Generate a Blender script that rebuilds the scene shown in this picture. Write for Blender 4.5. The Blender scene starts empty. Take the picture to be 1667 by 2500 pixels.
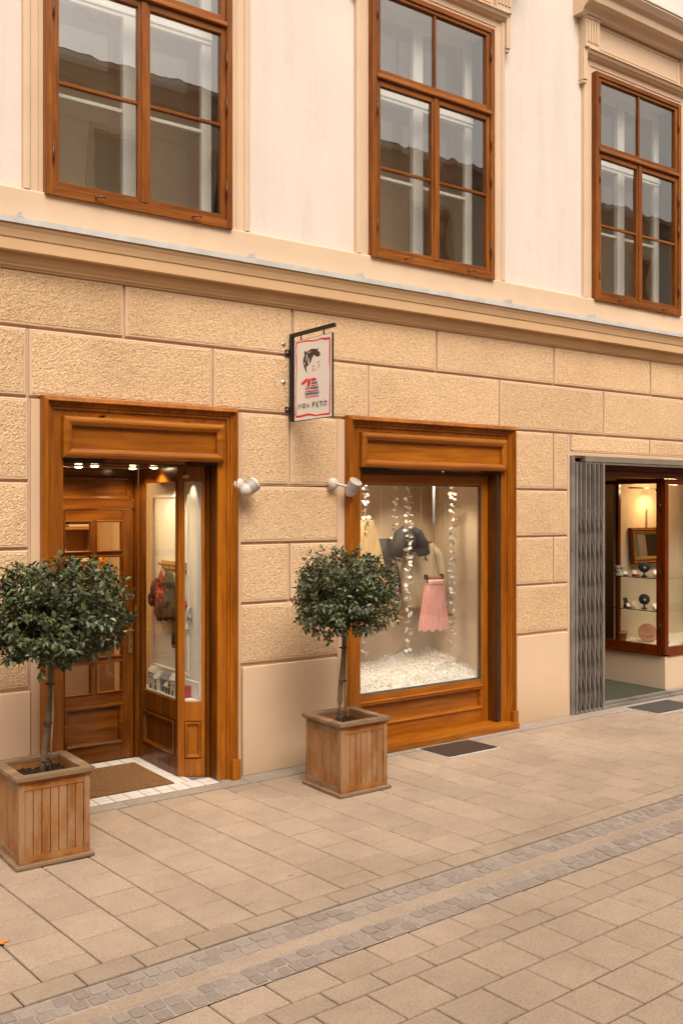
import bpy, math, random
import numpy as np
from mathutils import Vector, Matrix
R = math.radians
sc = bpy.context.scene
COL = sc.collection
# ---------------------------------------------------------------- camera, sky, sun, exposure
cam_d = bpy.data.cameras.new("camera"); cam = bpy.data.objects.new("camera", cam_d); COL.objects.link(cam)
cam_d.sensor_fit = 'VERTICAL'; cam_d.sensor_height = 36.0; cam_d.lens = 2370/2500*36.0
cam_d.shift_y = -0.0032; cam_d.clip_start = 0.05; cam_d.clip_end = 3000
cam.location = (0, -6.3, 2.0); cam.rotation_euler = (R(90), 0, R(-36.05))
sc.camera = cam
SUN_EL, SUN_ROT = R(58), R(205)
w = bpy.data.worlds.new("World"); sc.world = w; w.use_nodes = True
nt = w.node_tree; bg = nt.nodes['Background']
sky = nt.nodes.new('ShaderNodeTexSky'); sky.sky_type = 'NISHITA'; sky.sun_disc = False
sky.sun_elevation = SUN_EL; sky.sun_rotation = SUN_ROT; sky.air_density = 1.0; sky.dust_density = 8.0; sky.ozone_density = 0.3
hs = nt.nodes.new('ShaderNodeHueSaturation'); hs.inputs['Saturation'].default_value = .15   # thin overcast: little blue left
nt.links.new(sky.outputs[0], hs.inputs['Color']); wt = nt.nodes.new('ShaderNodeMix'); wt.data_type = 'RGBA'; wt.blend_type = 'MULTIPLY'; wt.inputs[0].default_value = 1; wt.inputs[7].default_value = (1.0, .90, .79, 1)   # hazy cream overcast
nt.links.new(hs.outputs[0], wt.inputs[6]); nt.links.new(wt.outputs[2], bg.inputs[0]); bg.inputs[1].default_value = 0.15
sd = bpy.data.lights.new("sun", 'SUN'); sun = bpy.data.objects.new("sun", sd); COL.objects.link(sun)
sd.energy = 0.6; sd.angle = R(36); sd.color = (1.0, 0.86, 0.70)
# light comes softly from over the street, square to the facade
dirv = Vector((0.28, 0.98, -1.36)).normalized()
sun.rotation_euler = dirv.to_track_quat('-Z', 'Y').to_euler()
sky.sun_rotation = math.atan2(-dirv.x, -dirv.y); sky.sun_elevation = math.asin(-dirv.z)
sc.view_settings.view_transform = 'Standard'; sc.view_settings.look = 'None'
sc.view_settings.exposure = 0.54; sc.view_settings.gamma = 1.0
sc.render.engine = 'CYCLES'; sc.cycles.use_denoising = True; sc.cycles.denoising_prefilter = 'NONE'
sc.cycles.max_bounces = 10; sc.cycles.transparent_max_bounces = 24; sc.cycles.sample_clamp_indirect = 4.0
sc.cycles.caustics_reflective = False; sc.cycles.caustics_refractive = False
# ---------------------------------------------------------------- materials
MATS = {}
def newmat(name):
    m = bpy.data.materials.new(name); m.use_nodes = True
    n = m.node_tree; b = n.nodes['Principled BSDF']; MATS[name] = m
    return m, n, b
def N(n, t, **kw):
    x = n.nodes.new(t)
    for k, v in kw.items(): setattr(x, k, v)
    return x
def coords(n, scale=(1, 1, 1), kind='Object'):
    tc = N(n, 'ShaderNodeTexCoord'); mp = N(n, 'ShaderNodeMapping'); mp.inputs['Scale'].default_value = scale
    n.links.new(tc.outputs[kind], mp.inputs[0]); return mp.outputs[0]
def noise(n, vec, scale, detail=4, rough=.55):
    x = N(n, 'ShaderNodeTexNoise'); x.inputs['Scale'].default_value = scale; x.inputs['Detail'].default_value = detail
    x.inputs['Roughness'].default_value = rough; n.links.new(vec, x.inputs['Vector']); return x.outputs['Fac']
def ramp(n, fac, stops):
    r = N(n, 'ShaderNodeValToRGB'); e = r.color_ramp.elements
    while len(e) < len(stops): e.new(.5)
    for i, (p, c) in enumerate(stops):
        e[i].position = p; e[i].color = (c[0], c[1], c[2], 1)
    n.links.new(fac, r.inputs[0]); return r.outputs[0]
def mulcol(n, a, b, fac=1.0, mode='MULTIPLY'):
    x = N(n, 'ShaderNodeMix', data_type='RGBA', blend_type=mode); x.inputs[0].default_value = fac
    n.links.new(a, x.inputs[6]); n.links.new(b, x.inputs[7]); return x.outputs[2]
def bump(n, b, h, strength, dist):
    x = N(n, 'ShaderNodeBump'); x.inputs['Strength'].default_value = strength; x.inputs['Distance'].default_value = dist
    n.links.new(h, x.inputs['Height']); n.links.new(x.outputs[0], b.inputs['Normal']); return x
def island(n):
    g = N(n, 'ShaderNodeNewGeometry'); return g.outputs['Random Per Island']
def S(c, k): return tuple(min(1, x*k) for x in c)
def rough_mat(name, col, var=.12, scale=3, rough=.85, bstr=.25, bscale=120, bdist=.003, stain=.0, isl=0.0):
    m, n, b = newmat(name); v = coords(n)
    c = ramp(n, noise(n, v, scale, 6), [(.3, S(col, 1-var)), (.7, S(col, 1+var))])
    if stain:
        c = mulcol(n, c, ramp(n, noise(n, v, scale*.35, 8, .7), [(.35, (1-stain,)*3), (.6, (1, 1, 1))]))
    if isl:
        c = mulcol(n, c, ramp(n, island(n), [(0, (1-isl, 1-isl, 1-isl)), (1, (1+isl*.0, 1, 1))]))
    n.links.new(c, b.inputs['Base Color']); b.inputs['Roughness'].default_value = rough
    b.inputs['Specular IOR Level'].default_value = .3
    if bstr: bump(n, b, noise(n, v, bscale, 5), bstr, bdist)
    return m
def wood(name, axis, light, dark, rough=.35, coat=.35, isl=.0, grain=1.0, mid=None, weather=None):
    m, n, b = newmat(name)
    s = {'x': (1.2, 14, 14), 'y': (14, 1.2, 14), 'z': (14, 14, 1.2)}[axis]
    v = coords(n, s)
    if isl:
        # shift the figure from board to board
        add = N(n, 'ShaderNodeVectorMath', operation='ADD'); sc_ = N(n, 'ShaderNodeVectorMath', operation='SCALE')
        cmb = N(n, 'ShaderNodeCombineXYZ'); isn = island(n)
        for k in range(3): n.links.new(isn, cmb.inputs[k])
        n.links.new(cmb.outputs[0], sc_.inputs[0]); sc_.inputs['Scale'].default_value = 37
        n.links.new(v, add.inputs[0]); n.links.new(sc_.outputs[0], add.inputs[1]); v = add.outputs[0]
    f1 = noise(n, v, 2.2*grain, 6, .65)
    v2 = coords(n, tuple(x*.22 for x in s)); f2 = noise(n, v2, 1.6, 3, .5)
    c1 = ramp(n, f1, [(.32, dark), (.5, mid or tuple((a+d)/2 for a, d in zip(light, dark))), (.68, light)])
    c = mulcol(n, c1, ramp(n, f2, [(.35, (.72, .66, .6)), (.65, (1.12, 1.1, 1.05))]))
    if isl: c = mulcol(n, c, ramp(n, island(n), [(0, (1-isl, 1-isl*1.05, 1-isl*1.1)), (.5, (1, 1, 1)), (1, (1+isl*.4, 1+isl*.35, 1+isl*.3))]))
    if weather:
        v3 = coords(n, (6, 6, 3)); fw = noise(n, v3, 1.4, 5, .6)
        mx = N(n, 'ShaderNodeMix', data_type='RGBA'); 
        n.links.new(ramp(n, fw, [(.42, (0, 0, 0)), (.62, (1, 1, 1))]), mx.inputs[0])
        n.links.new(c, mx.inputs[6]); mx.inputs[7].default_value = (*weather, 1); c = mx.outputs[2]
    n.links.new(c, b.inputs['Base Color']); b.inputs['Roughness'].default_value = rough
    b.inputs['Coat Weight'].default_value = coat; b.inputs['Coat Roughness'].default_value = .14; b.inputs['Specular IOR Level'].default_value = .15
    bump(n, b, f1, .12, .002)
    return m
def plain(name, col, rough=.5, metal=0.0, emit=None, estr=0, coat=0, spec=.5):
    m, n, b = newmat(name); b.inputs['Base Color'].default_value = (*col, 1); b.inputs['Roughness'].default_value = rough
    b.inputs['Metallic'].default_value = metal; b.inputs['Coat Weight'].default_value = coat; b.inputs['Specular IOR Level'].default_value = spec
    if emit: b.inputs['Emission Color'].default_value = (*emit, 1); b.inputs['Emission Strength'].default_value = estr
    return m
def glass(name, wav=0.0, wscale=3.0, f0=.045, tint=(.97, .98, .97)):
    m = bpy.data.materials.new(name); m.use_nodes = True; n = m.node_tree; MATS[name] = m
    for x in list(n.nodes):
        if x.type == 'BSDF_PRINCIPLED': n.nodes.remove(x)
    out = n.nodes['Material Output']
    tr = N(n, 'ShaderNodeBsdfTransparent'); tr.inputs[0].default_value = (*tint, 1)
    gl = N(n, 'ShaderNodeBsdfGlossy'); gl.inputs['Roughness'].default_value = 0.0; gl.inputs[0].default_value = (1, 1, 1, 1)
    lw = N(n, 'ShaderNodeLayerWeight'); lw.inputs[0].default_value = .5
    p = N(n, 'ShaderNodeMath', operation='POWER'); p.inputs[1].default_value = 5
    q = N(n, 'ShaderNodeMath', operation='MULTIPLY_ADD'); q.inputs[1].default_value = 1-f0; q.inputs[2].default_value = f0
    n.links.new(lw.outputs['Facing'], p.inputs[0]); n.links.new(p.outputs[0], q.inputs[0])
    mx = N(n, 'ShaderNodeMixShader'); n.links.new(q.outputs[0], mx.inputs[0]); n.links.new(tr.outputs[0], mx.inputs[1]); n.links.new(gl.outputs[0], mx.inputs[2])
    n.links.new(mx.outputs[0], out.inputs[0])
    if wav:
        bp = N(n, 'ShaderNodeBump'); bp.inputs['Strength'].default_value = 1.0; bp.inputs['Distance'].default_value = wav
        n.links.new(noise(n, coords(n, (1.6, 1, .8)), wscale, 2, .5), bp.inputs['Height']); n.links.new(bp.outputs[0], gl.inputs['Normal'])
    return m

def upper_mat():
    m, n, b = newmat('upper_render'); v = coords(n)
    c = ramp(n, noise(n, v, 1.3, 7, .6), [(.3, (.70, .625, .578)), (.7, (.745, .67, .622))])
    c = mulcol(n, c, ramp(n, noise(n, coords(n, (5, 5, .35)), 1.5, 5, .6), [(.36, (.955, .945, .93)), (.55, (1, 1, 1))]))      # faint rain streaks
    c = mulcol(n, c, ramp(n, noise(n, v, 6, 6, .7), [(.28, (.95, .94, .93)), (.45, (1, 1, 1))]))
    n.links.new(c, b.inputs['Base Color']); b.inputs['Roughness'].default_value = .85; b.inputs['Specular IOR Level'].default_value = .2
    bump(n, b, noise(n, v, 22, 6, .6), .3, .006); return m
upper_mat()
rough_mat('trim_render', (.675, .505, .36), var=.045, scale=2.0, bstr=.12, bscale=90, stain=.06)
rough_mat('jamb_render', (.665, .475, .325), var=.045, scale=2.0, bstr=.12, bscale=90, stain=.06)
rough_mat('cornice_render', (.64, .43, .245), var=.05, scale=2.0, bstr=.1, bscale=90, stain=.06)
def stone_mat():
    m, n, b = newmat('rough_stucco'); v = coords(n)
    c = ramp(n, noise(n, v, 1.1, 6), [(.3, (.655, .465, .29)), (.7, (.72, .52, .335))])
    c = mulcol(n, c, ramp(n, noise(n, v, 85, 3), [(.33, (.72, .67, .60)), (.5, (1.0, 1.0, 1.0)), (.66, (1.13, 1.13, 1.13))]))
    c = mulcol(n, c, ramp(n, island(n), [(0, (.93, .92, .90)), (.5, (1, 1, 1)), (1, (1.04, 1.03, 1.01))]))
    c = mulcol(n, c, ramp(n, noise(n, v, .9, 8, .7), [(.33, (.86, .84, .81)), (.52, (1, 1, 1))]))
    n.links.new(c, b.inputs['Base Color']); b.inputs['Roughness'].default_value = .9; b.inputs['Specular IOR Level'].default_value = .2
    h = noise(n, v, 110, 5, .6); bump(n, b, h, .8, .005)
    return m
stone_mat()
def plinth_mat():
    m, n, b = newmat('plinth_render'); v = coords(n)
    c = ramp(n, noise(n, v, 1.6, 6), [(.3, (.69, .505, .345)), (.7, (.75, .56, .39))])
    # rising damp / splash dirt near the pavement, ragged upper edge
    tc = N(n, 'ShaderNodeTexCoord'); sx = N(n, 'ShaderNodeSeparateXYZ'); n.links.new(tc.outputs['Object'], sx.inputs[0])
    a = N(n, 'ShaderNodeMath', operation='MULTIPLY_ADD'); a.inputs[1].default_value = .35; n.links.new(noise(n, v, 1.8, 5, .6), a.inputs[0])
    n.links.new(sx.outputs[2], a.inputs[2])
    c = mulcol(n, c, ramp(n, a.outputs[0], [(.2, (.76, .74, .70)), (.42, (.90, .885, .86)), (.62, (1, 1, 1))]))
    n.links.new(c, b.inputs['Base Color']); b.inputs['Roughness'].default_value = .85
    bump(n, b, noise(n, coords(n, (20, 20, 70)), 4, 4), .25, .003); return m
plinth_mat()
DK = (.15, .036, .006)
for ax in 'xz':
    wood('varnish_'+ax, ax, (.41, .146, .009), (.24, .069, .004), rough=.5, coat=.5, mid=(.335, .107, .006))
    wood('winwood_'+ax, ax, (.32, .115, .020), (.155, .045, .008), rough=.45, coat=.22, mid=(.24, .078, .013))
    wood('redwood_'+ax, ax, (.20, .040, .004), (.085, .014, .002), rough=.32, coat=.4, mid=(.145, .027, .003))
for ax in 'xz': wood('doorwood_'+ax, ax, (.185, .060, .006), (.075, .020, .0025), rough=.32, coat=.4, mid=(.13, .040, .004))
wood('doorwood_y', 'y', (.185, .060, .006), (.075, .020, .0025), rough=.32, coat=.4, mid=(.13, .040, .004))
wood('redwood_y', 'y', (.20, .040, .004), (.085, .014, .002), rough=.32, coat=.4, mid=(.145, .027, .003))
wood('teak_z', 'z', (.42, .215, .088), (.27, .118, .042), rough=.7, coat=0, isl=.3, mid=(.345, .158, .058), weather=(.37, .215, .115), grain=1.6)
wood('teak_x', 'x', (.40, .19, .065), (.24, .09, .026), rough=.7, coat=0, isl=.2, mid=(.36, .14, .036), weather=(.39, .18, .06), grain=1.6)
wood('teak_grey', 'x', (.36, .26, .175), (.22, .15, .10), rough=.8, coat=0, isl=.12, mid=(.295, .205, .138), grain=1.6)
plain('dark_slot', (.035, .02, .012), .6); plain('iron', (.028, .024, .02), .5, .4); plain('bolt', (.45, .42, .38), .35, .9)
plain('brass', (.50, .33, .09), .3, .9); plain('hinge_brown', (.11, .035, .012), .5)
plain('white_paint', (.76, .73, .68), .45); plain('white_gloss', (.88, .85, .81), .35)
rough_mat('gate_steel', (.27, .24, .215), var=.12, scale=5, rough=.5, bstr=.1, bscale=60, stain=.45)
rough_mat('zinc', (.56, .56, .55), var=.12, scale=6, rough=.5, bstr=.05)
def slab_mat(name, col, var):
    m, n, b = newmat(name); v = coords(n)
    sp = ramp(n, noise(n, v, 85, 3, .8), [(.34, (.66, .64, .61)), (.47, (.98, .98, .98)), (.57, (1.04, 1.04, 1.04)), (.68, (1.24, 1.22, 1.19))])
    big = ramp(n, noise(n, v, 1.3, 7, .62), [(.34, (.86, .85, .84)), (.6, (1.04, 1.03, 1.02))])
    med = ramp(n, noise(n, v, 9, 6, .65), [(.3, (.92, .915, .91)), (.62, (1.03, 1.03, 1.03))])
    isl = ramp(n, island(n), [(0, S(col, 1-var)), (.5, col), (1, S(col, 1+var*.7))])
    c = mulcol(n, mulcol(n, mulcol(n, isl, sp, .9), big), med)
    vo = N(n, 'ShaderNodeTexVoronoi'); vo.inputs['Scale'].default_value = 3.1; n.links.new(v, vo.inputs['Vector'])
    c = mulcol(n, c, ramp(n, vo.outputs['Distance'], [(.030, (.70, .67, .64)), (.055, (1, 1, 1))]))
    n.links.new(c, b.inputs['Base Color']); b.inputs['Roughness'].default_value = .78; b.inputs['Specular IOR Level'].default_value = .35
    bump(n, b, noise(n, v, 240, 4, .7), .35, .002); return m
slab_mat('slab_warm', (.402, .316, .246), .07); slab_mat('slab_grey', (.372, .294, .230), .07)
slab_mat('granite_strip_mat', (.36, .31, .265), .12)
def cobble_mat():
    m, n, b = newmat('cobble'); v = coords(n)
    c = mulcol(n, ramp(n, island(n), [(0, (.265, .226, .200)), (.5, (.305, .260, .230)), (1, (.345, .295, .260))]),
               ramp(n, noise(n, v, 130, 4, .7), [(.3, (.7, .69, .68)), (.5, (1, 1, 1)), (.72, (1.25, 1.23, 1.2))]))
    n.links.new(c, b.inputs['Base Color']); b.inputs['Roughness'].default_value = .7; bump(n, b, noise(n, v, 60, 5, .6), .6, .006); return m
cobble_mat()
rough_mat('mortar', (.385, .315, .262), var=.15, scale=20, bstr=.4, bscale=200)
rough_mat('joint_dirt', (.055, .036, .022), var=.3, scale=30, bstr=.3)
rough_mat('tile_grout', (.20, .17, .145), var=.2, scale=20)
rough_mat('white_tile', (.72, .69, .66), var=.05, scale=8, rough=.35, bstr=0, isl=.05)
rough_mat('coir', (.20, .105, .042), var=.25, scale=40, rough=.95, bstr=.9, bscale=300, bdist=.006)
rough_mat('green_mat', (.06, .062, .04), var=.15, scale=20, rough=.95, bstr=.5, bscale=300)
rough_mat('rubber_grey', (.085, .075, .068), var=.2, scale=25, rough=.9, bstr=.5, bscale=250)
rough_mat('soil_mat', (.035, .02, .012), var=.5, scale=60, rough=.95, bstr=1, bscale=120, bdist=.01)
def leaf_mat():
    m, n, b = newmat('leaf')
    c = ramp(n, island(n), [(0, (.034, .046, .018)), (.45, (.064, .082, .032)), (.8, (.098, .118, .048)), (.97, (.085, .12, .03)), (1, (.17, .21, .06))])
    n.links.new(c, b.inputs['Base Color']); b.inputs['Roughness'].default_value = .38; b.inputs['Specular IOR Level'].default_value = .55
    b.inputs['Subsurface Weight'].default_value = 0; return m
leaf_mat()
rough_mat('bark', (.145, .10, .06), var=.3, scale=25, rough=.85, bstr=.6, bscale=60, bdist=.006)
plain('twig_mat', (.075, .048, .026), .8); plain('cane', (.36, .25, .14), .7); plain('tie', (.02, .018, .015), .6)
plain('sign_white', (.90, .885, .865), .3); plain('sign_red', (.75, .012, .025), .4); plain('sign_brown', (.055, .038, .022), .5)
plain('sign_blue', (.13, .17, .36), .5); plain('sign_pink', (.72, .50, .47), .5); plain('sign_black', (.012, .011, .010), .5)
plain('gate_dark', (.15, .125, .105), .5); rough_mat('track_steel', (.22, .185, .15), var=.15, scale=8, rough=.55, bstr=.1)
plain('lamp_white', (.62, .57, .53), .4); plain('fin_gap_shade', (.12, .10, .085), .5); plain('lens', (.45, .42, .38), .2)
rough_mat('cream_wall', (.68, .52, .37), var=.03, scale=2, bstr=.1); rough_mat('shop_white', (.78, .75, .71), var=.02, scale=2, bstr=.05)
rough_mat('display_beige', (.70, .565, .43), var=.05, scale=1.5, bstr=.05)
rough_mat('shop_warm', (.62, .46, .26), var=.05, scale=2, bstr=.05); rough_mat('room_dim', (.74, .54, .37), var=.08, scale=1, bstr=0)
rough_mat('shop_dark', (.075, .045, .022), var=.2, scale=2, bstr=0); rough_mat('shop_floor_mat', (.28, .16, .08), var=.1, scale=3, rough=.4, bstr=0)
plain('lamp_glow', (1, .85, .6), .5, emit=(1, .72, .38), estr=14); plain('lamp_ring', (.6, .45, .25), .25, .9)
plain('soft_glow', (1, .8, .5), .5, emit=(1, .70, .35), estr=9)
plain('mirror_glass_mat', (.5, .45, .38), .03, 1.0)
glass('old_glass', .0019, 1.7, .165); glass('shop_glass', .0006, 1.2, .09); glass('clear_glass', 0, 1, .04); glass('shelf_glass', 0, 1, .06, (.94, .96, .93))
plain('glass_edge', (.03, .06, .05), .2)
for nm, c in dict(feather=(.88, .85, .82), petal=(.72, .69, .66), tulle_pink=(.72, .36, .33), pink_band=(.78, .43, .40), tulle_yellow=(.70, .50, .24), cream_cloth=(.72, .56, .36),
                  navy=(.035, .033, .038), grey_cloth=(.10, .095, .095), red_cloth=(.30, .012, .02), dark_red=(.13, .008, .014), green_cloth=(.022, .032, .022), orange_cloth=(.42, .07, .04),
                  toy_white=(.76, .72, .66), toy_blue=(.25, .29, .33), toy_yellow=(.45, .30, .09), pine=(.45, .24, .08), rose_orange=(.72, .30, .05), gold=(.50, .30, .06), mirror_dark=(.10, .075, .045),
                  velvet=(.012, .012, .015), terracotta=(.45, .20, .11), porcelain=(.78, .72, .64), vase_red=(.28, .04, .015), box_red=(.30, .05, .02), box_white=(.78, .68, .54), teal=(.05, .08, .075),
                  fallen=(.55, .22, .06), pewter=(.30, .28, .27), blue_ribbon=(.30, .33, .40), string=(.55, .5, .45), oak=(.38, .19, .06)).items():
    plain(nm, c, .75 if nm not in ('gold', 'pewter', 'porcelain') else .35, .8 if nm in ('gold', 'pewter') else 0)
def tulle(name, col, a):
    m, n, b = newmat(name); b.inputs['Base Color'].default_value = (*col, 1); b.inputs['Roughness'].default_value = .9; b.inputs['Alpha'].default_value = a
    v = coords(n, (90, 90, 2)); f = noise(n, v, 1, 3)
    n.links.new(ramp(n, f, [(.3, S(col, .72)), (.65, S(col, 1.12))]), b.inputs['Base Color']); return m
tulle('tulle_pink_sheer', (.74, .36, .33), .93); tulle('tulle_yellow_sheer', (.72, .52, .27), .9); tulle('cream_sheer', (.73, .60, .43), .8)
# ---------------------------------------------------------------- mesh helpers
def rootloc(o):
    v = Vector((0, 0, 0))
    while o is not None: v += o.location; o = o.parent
    return v
class MB:
    def __init__(s): s.v = []; s.f = []; s.m = []
    def add(s, vs, fs, mi=0):
        o = len(s.v); s.v.extend(tuple(v) for v in vs)
        for f in fs: s.f.append(tuple(i+o for i in f)); s.m.append(mi)
        return s
    def box(s, x0, x1, y0, y1, z0, z1, mi=0):
        return s.add([(x0, y0, z0), (x1, y0, z0), (x1, y1, z0), (x0, y1, z0), (x0, y0, z1), (x1, y0, z1), (x1, y1, z1), (x0, y1, z1)],
              [(0, 3, 2, 1), (4, 5, 6, 7), (0, 1, 5, 4), (1, 2, 6, 5), (2, 3, 7, 6), (3, 0, 4, 7)], mi)
    def obox(s, c, ax, h, mi=0):      # oriented box: centre, 3 axes, half sizes
        c = Vector(c); ax = [Vector(a).normalized() for a in ax]; vs = []
        for dz in (-1, 1):
            for dx, dy in ((-1, -1), (1, -1), (1, 1), (-1, 1)): vs.append(c+ax[0]*h[0]*dx+ax[1]*h[1]*dy+ax[2]*h[2]*dz)
        return s.add(vs, [(0, 3, 2, 1), (4, 5, 6, 7), (0, 1, 5, 4), (1, 2, 6, 5), (2, 3, 7, 6), (3, 0, 4, 7)], mi)
    def bar(s, p, q, w, d, side=(0, 1, 0), mi=0):
        p = Vector(p); q = Vector(q); a = (q-p); sd_ = Vector(side); b = a.cross(sd_).normalized(); c_ = b.cross(a).normalized()
        return s.obox((p+q)/2, (b, c_, a.normalized()), (w/2, d/2, a.length/2), mi)
    def tube(s, pts, r, n=8, mi=0, cap=True):
        pts = [Vector(p) for p in pts]; rs = r if isinstance(r, (list, tuple)) else [r]*len(pts); o = len(s.v); up = Vector((.03, .02, 1))
        for i, p in enumerate(pts):
            t = (pts[min(i+1, len(pts)-1)]-pts[max(i-1, 0)]).normalized()
            a = t.cross(up); a = a.normalized() if a.length > 1e-3 else Vector((1, 0, 0)); b = t.cross(a).normalized()
            for k in range(n):
                an = 2*math.pi*k/n; s.v.append(tuple(p+(a*math.cos(an)+b*math.sin(an))*rs[i]))
        for i in range(len(pts)-1):
            for k in range(n):
                k2 = (k+1) % n; s.f.append((o+i*n+k, o+i*n+k2, o+(i+1)*n+k2, o+(i+1)*n+k)); s.m.append(mi)
        if cap:
            s.f.append(tuple(o+k for k in range(n))[::-1]); s.m.append(mi); e = o+(len(pts)-1)*n; s.f.append(tuple(e+k for k in range(n))); s.m.append(mi)
        return s
    def lathe(s, prof, c, axis=(0, 0, 1), n=20, mi=0):
        ax = Vector(axis).normalized(); a = ax.orthogonal().normalized(); b = ax.cross(a); c = Vector(c); o = len(s.v)
        for r, h in prof:
            for k in range(n):
                an = 2*math.pi*k/n; s.v.append(tuple(c+ax*h+(a*math.cos(an)+b*math.sin(an))*max(r, 1e-4)))
        for i in range(len(prof)-1):
            for k in range(n):
                k2 = (k+1) % n; s.f.append((o+i*n+k, o+i*n+k2, o+(i+1)*n+k2, o+(i+1)*n+k)); s.m.append(mi)
        return s
    def prism_x(s, prof, x0, x1, mi=0):       # prof: closed list of (y,z)
        n = len(prof); vs = [(x0, y, z) for y, z in prof]+[(x1, y, z) for y, z in prof]
        fs = [(i, (i+1) % n, n+(i+1) % n, n+i) for i in range(n)]+[tuple(range(n))[::-1], tuple(range(n, 2*n))]
        return s.add(vs, fs, mi)
    def frame(s, x0, x1, z0, z1, prof, closed=True, y0=0.0, mi=0):
        # prof: (inset s, y) open chain swept around the rectangle with mitred corners
        n = len(prof); vs = []
        for si, y in prof: vs += [(x0+si, y0+y, z0+(si if closed else 0)), (x0+si, y0+y, z1-si), (x1-si, y0+y, z1-si), (x1-si, y0+y, z0+(si if closed else 0))]
        fs = []; segs = ((0, 1), (1, 2), (2, 3))+(((3, 0),) if closed else ())
        for i in range(n-1):
            for a, b in segs: fs.append((i*4+a, i*4+b, i*4+4+b, i*4+4+a))
        return s.add(vs, fs, mi)
    def wallq(s, x0, x1, z0, z1, y, holes, depth=.3, mi=0):   # wall front with rectangular holes and their reveals
        xs = sorted({x0, x1, *[h for q in holes for h in q[:2] if x0 <= h <= x1]}); zs = sorted({z0, z1, *[h for q in holes for h in q[2:] if z0 <= h <= z1]})
        for a, b in zip(xs, xs[1:]):
            for c, d in zip(zs, zs[1:]):
                mx, mz = (a+b)/2, (c+d)/2
                if not any(q[0] < mx < q[1] and q[2] < mz < q[3] for q in holes): s.add([(a, y, c), (b, y, c), (b, y, d), (a, y, d)], [(0, 1, 2, 3)], mi)
        for q in holes:
            a, b, c, d = max(q[0], x0), min(q[1], x1), max(q[2], z0), min(q[3], z1); e = y+depth
            s.add([(a, y, c), (a, e, c), (a, e, d), (a, y, d)], [(0, 1, 2, 3)], mi); s.add([(b, y, c), (b, y, d), (b, e, d), (b, e, c)], [(0, 1, 2, 3)], mi)
            s.add([(a, y, d), (a, e, d), (b, e, d), (b, y, d)], [(0, 1, 2, 3)], mi)
            if c > z0+1e-4: s.add([(a, y, c), (b, y, c), (b, e, c), (a, e, c)], [(0, 1, 2, 3)], mi)
        return s
    def build(s, name, mats, parent=None, bevel=0, smooth=False, seg=2):
        me = bpy.data.meshes.new(name); off = rootloc(parent) if parent else Vector((0, 0, 0))
        me.from_pydata([tuple(Vector(v)-off) for v in s.v], [], s.f)
        for m in ([mats] if isinstance(mats, str) else mats): me.materials.append(MATS[m])
        me.polygons.foreach_set('material_index', s.m)
        if smooth: me.polygons.foreach_set('use_smooth', [True]*len(s.f))
        me.update(); o = bpy.data.objects.new(name, me); COL.objects.link(o)
        if parent: o.parent = parent
        if bevel:
            b = o.modifiers.new('bevel', 'BEVEL'); b.width = bevel; b.segments = seg; b.limit_method = 'ANGLE'; b.angle_limit = R(40)
            b.harden_normals = False
        return o
def tag(o, label, cat, group=None):
    o['label'] = label; o['category'] = cat
    if group: o['group'] = group
    return o
def thing(name, label, cat, loc, group=None):
    o = bpy.data.objects.new(name, None); COL.objects.link(o); o.location = loc; o.empty_display_size = .1
    return tag(o, label, cat, group)
def struct(o, kind='structure'): o['kind'] = kind; return o
def copy_tree(o, parent=None):
    c = o.copy(); COL.objects.link(c); c.parent = parent
    for ch in list(o.children): copy_tree(ch, c)
    return c
def B(x0, x1, y0, y1, z0, z1): return MB().box(x0, x1, y0, y1, z0, z1)
def spot(name, loc, target, power, size=R(70), col=(1, .74, .42), rad=.03, blend=.6):
    l = bpy.data.lights.new(name, 'SPOT'); l.energy = power; l.spot_size = size; l.spot_blend = blend; l.color = col; l.shadow_soft_size = rad
    o = bpy.data.objects.new(name, l); COL.objects.link(o); o.location = loc; o.rotation_euler = (Vector(target)-Vector(loc)).to_track_quat('-Z', 'Y').to_euler(); return o
def point(name, loc, power, col=(1, .74, .42), rad=.06):
    l = bpy.data.lights.new(name, 'POINT'); l.energy = power; l.color = col; l.shadow_soft_size = rad
    o = bpy.data.objects.new(name, l); COL.objects.link(o); o.location = loc; return o
rng = random.Random(7); nrng = np.random.default_rng(5)
X0, X1 = -1.6, 12.4                      # built length of the facade
# ---------------------------------------------------------------- ground
struct(B(-600, 600, -600, 600, -.25, -.03).build('ground', 'joint_dirt'))
ANG = .0393
def gy(x): return -2.402+ANG*(x-1.168)          # edge of the gutter
def slab(mb, q, z, mi=0, inset=.0035):
    # q: 4 ground points ccw; chamfered slab
    c = sum((Vector((*p, 0)) for p in q), Vector())/4; lo = []; mid = []; hi = []
    dz = [z+rng.uniform(-.0012, .0012) for _ in range(4)]
    for p, h in zip(q, dz):
        p = Vector((*p, 0)); d = (c-p).normalized()
        lo.append((p.x, p.y, z-.04)); mid.append((p.x, p.y, h-.004)); t = p+d*inset*1.5; hi.append((t.x, t.y, h))
    o = [0, 1, 2, 3]
    fs = [(4+i, 4+(i+1) % 4, 8+(i+1) % 4, 8+i) for i in o]+[(i, (i+1) % 4, 4+(i+1) % 4, 4+i) for i in o]+[(8, 9, 10, 11)]
    mb.add(lo+mid+hi, fs, mi)
G = .0043                                   # half joint
E2 = (-.0212/.283, 1.0)                     # joint direction towards the wall, per metre of y
def quad_at(xa, xb, da, db):
    """slab between columns xa..xb measured at the gutter edge, distances da..db from gutter edge towards the wall"""
    def P(x, d): return (x+E2[0]*d, gy(x)+d)
    return [P(xa+G, da+G), P(xb-G, da+G), P(xb-G, db-G), P(xa+G, db-G)]
pav = MB(); C0 = 1.6765; PX = .2705; PD = .2815
ncol = 52; i0 = -13
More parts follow.
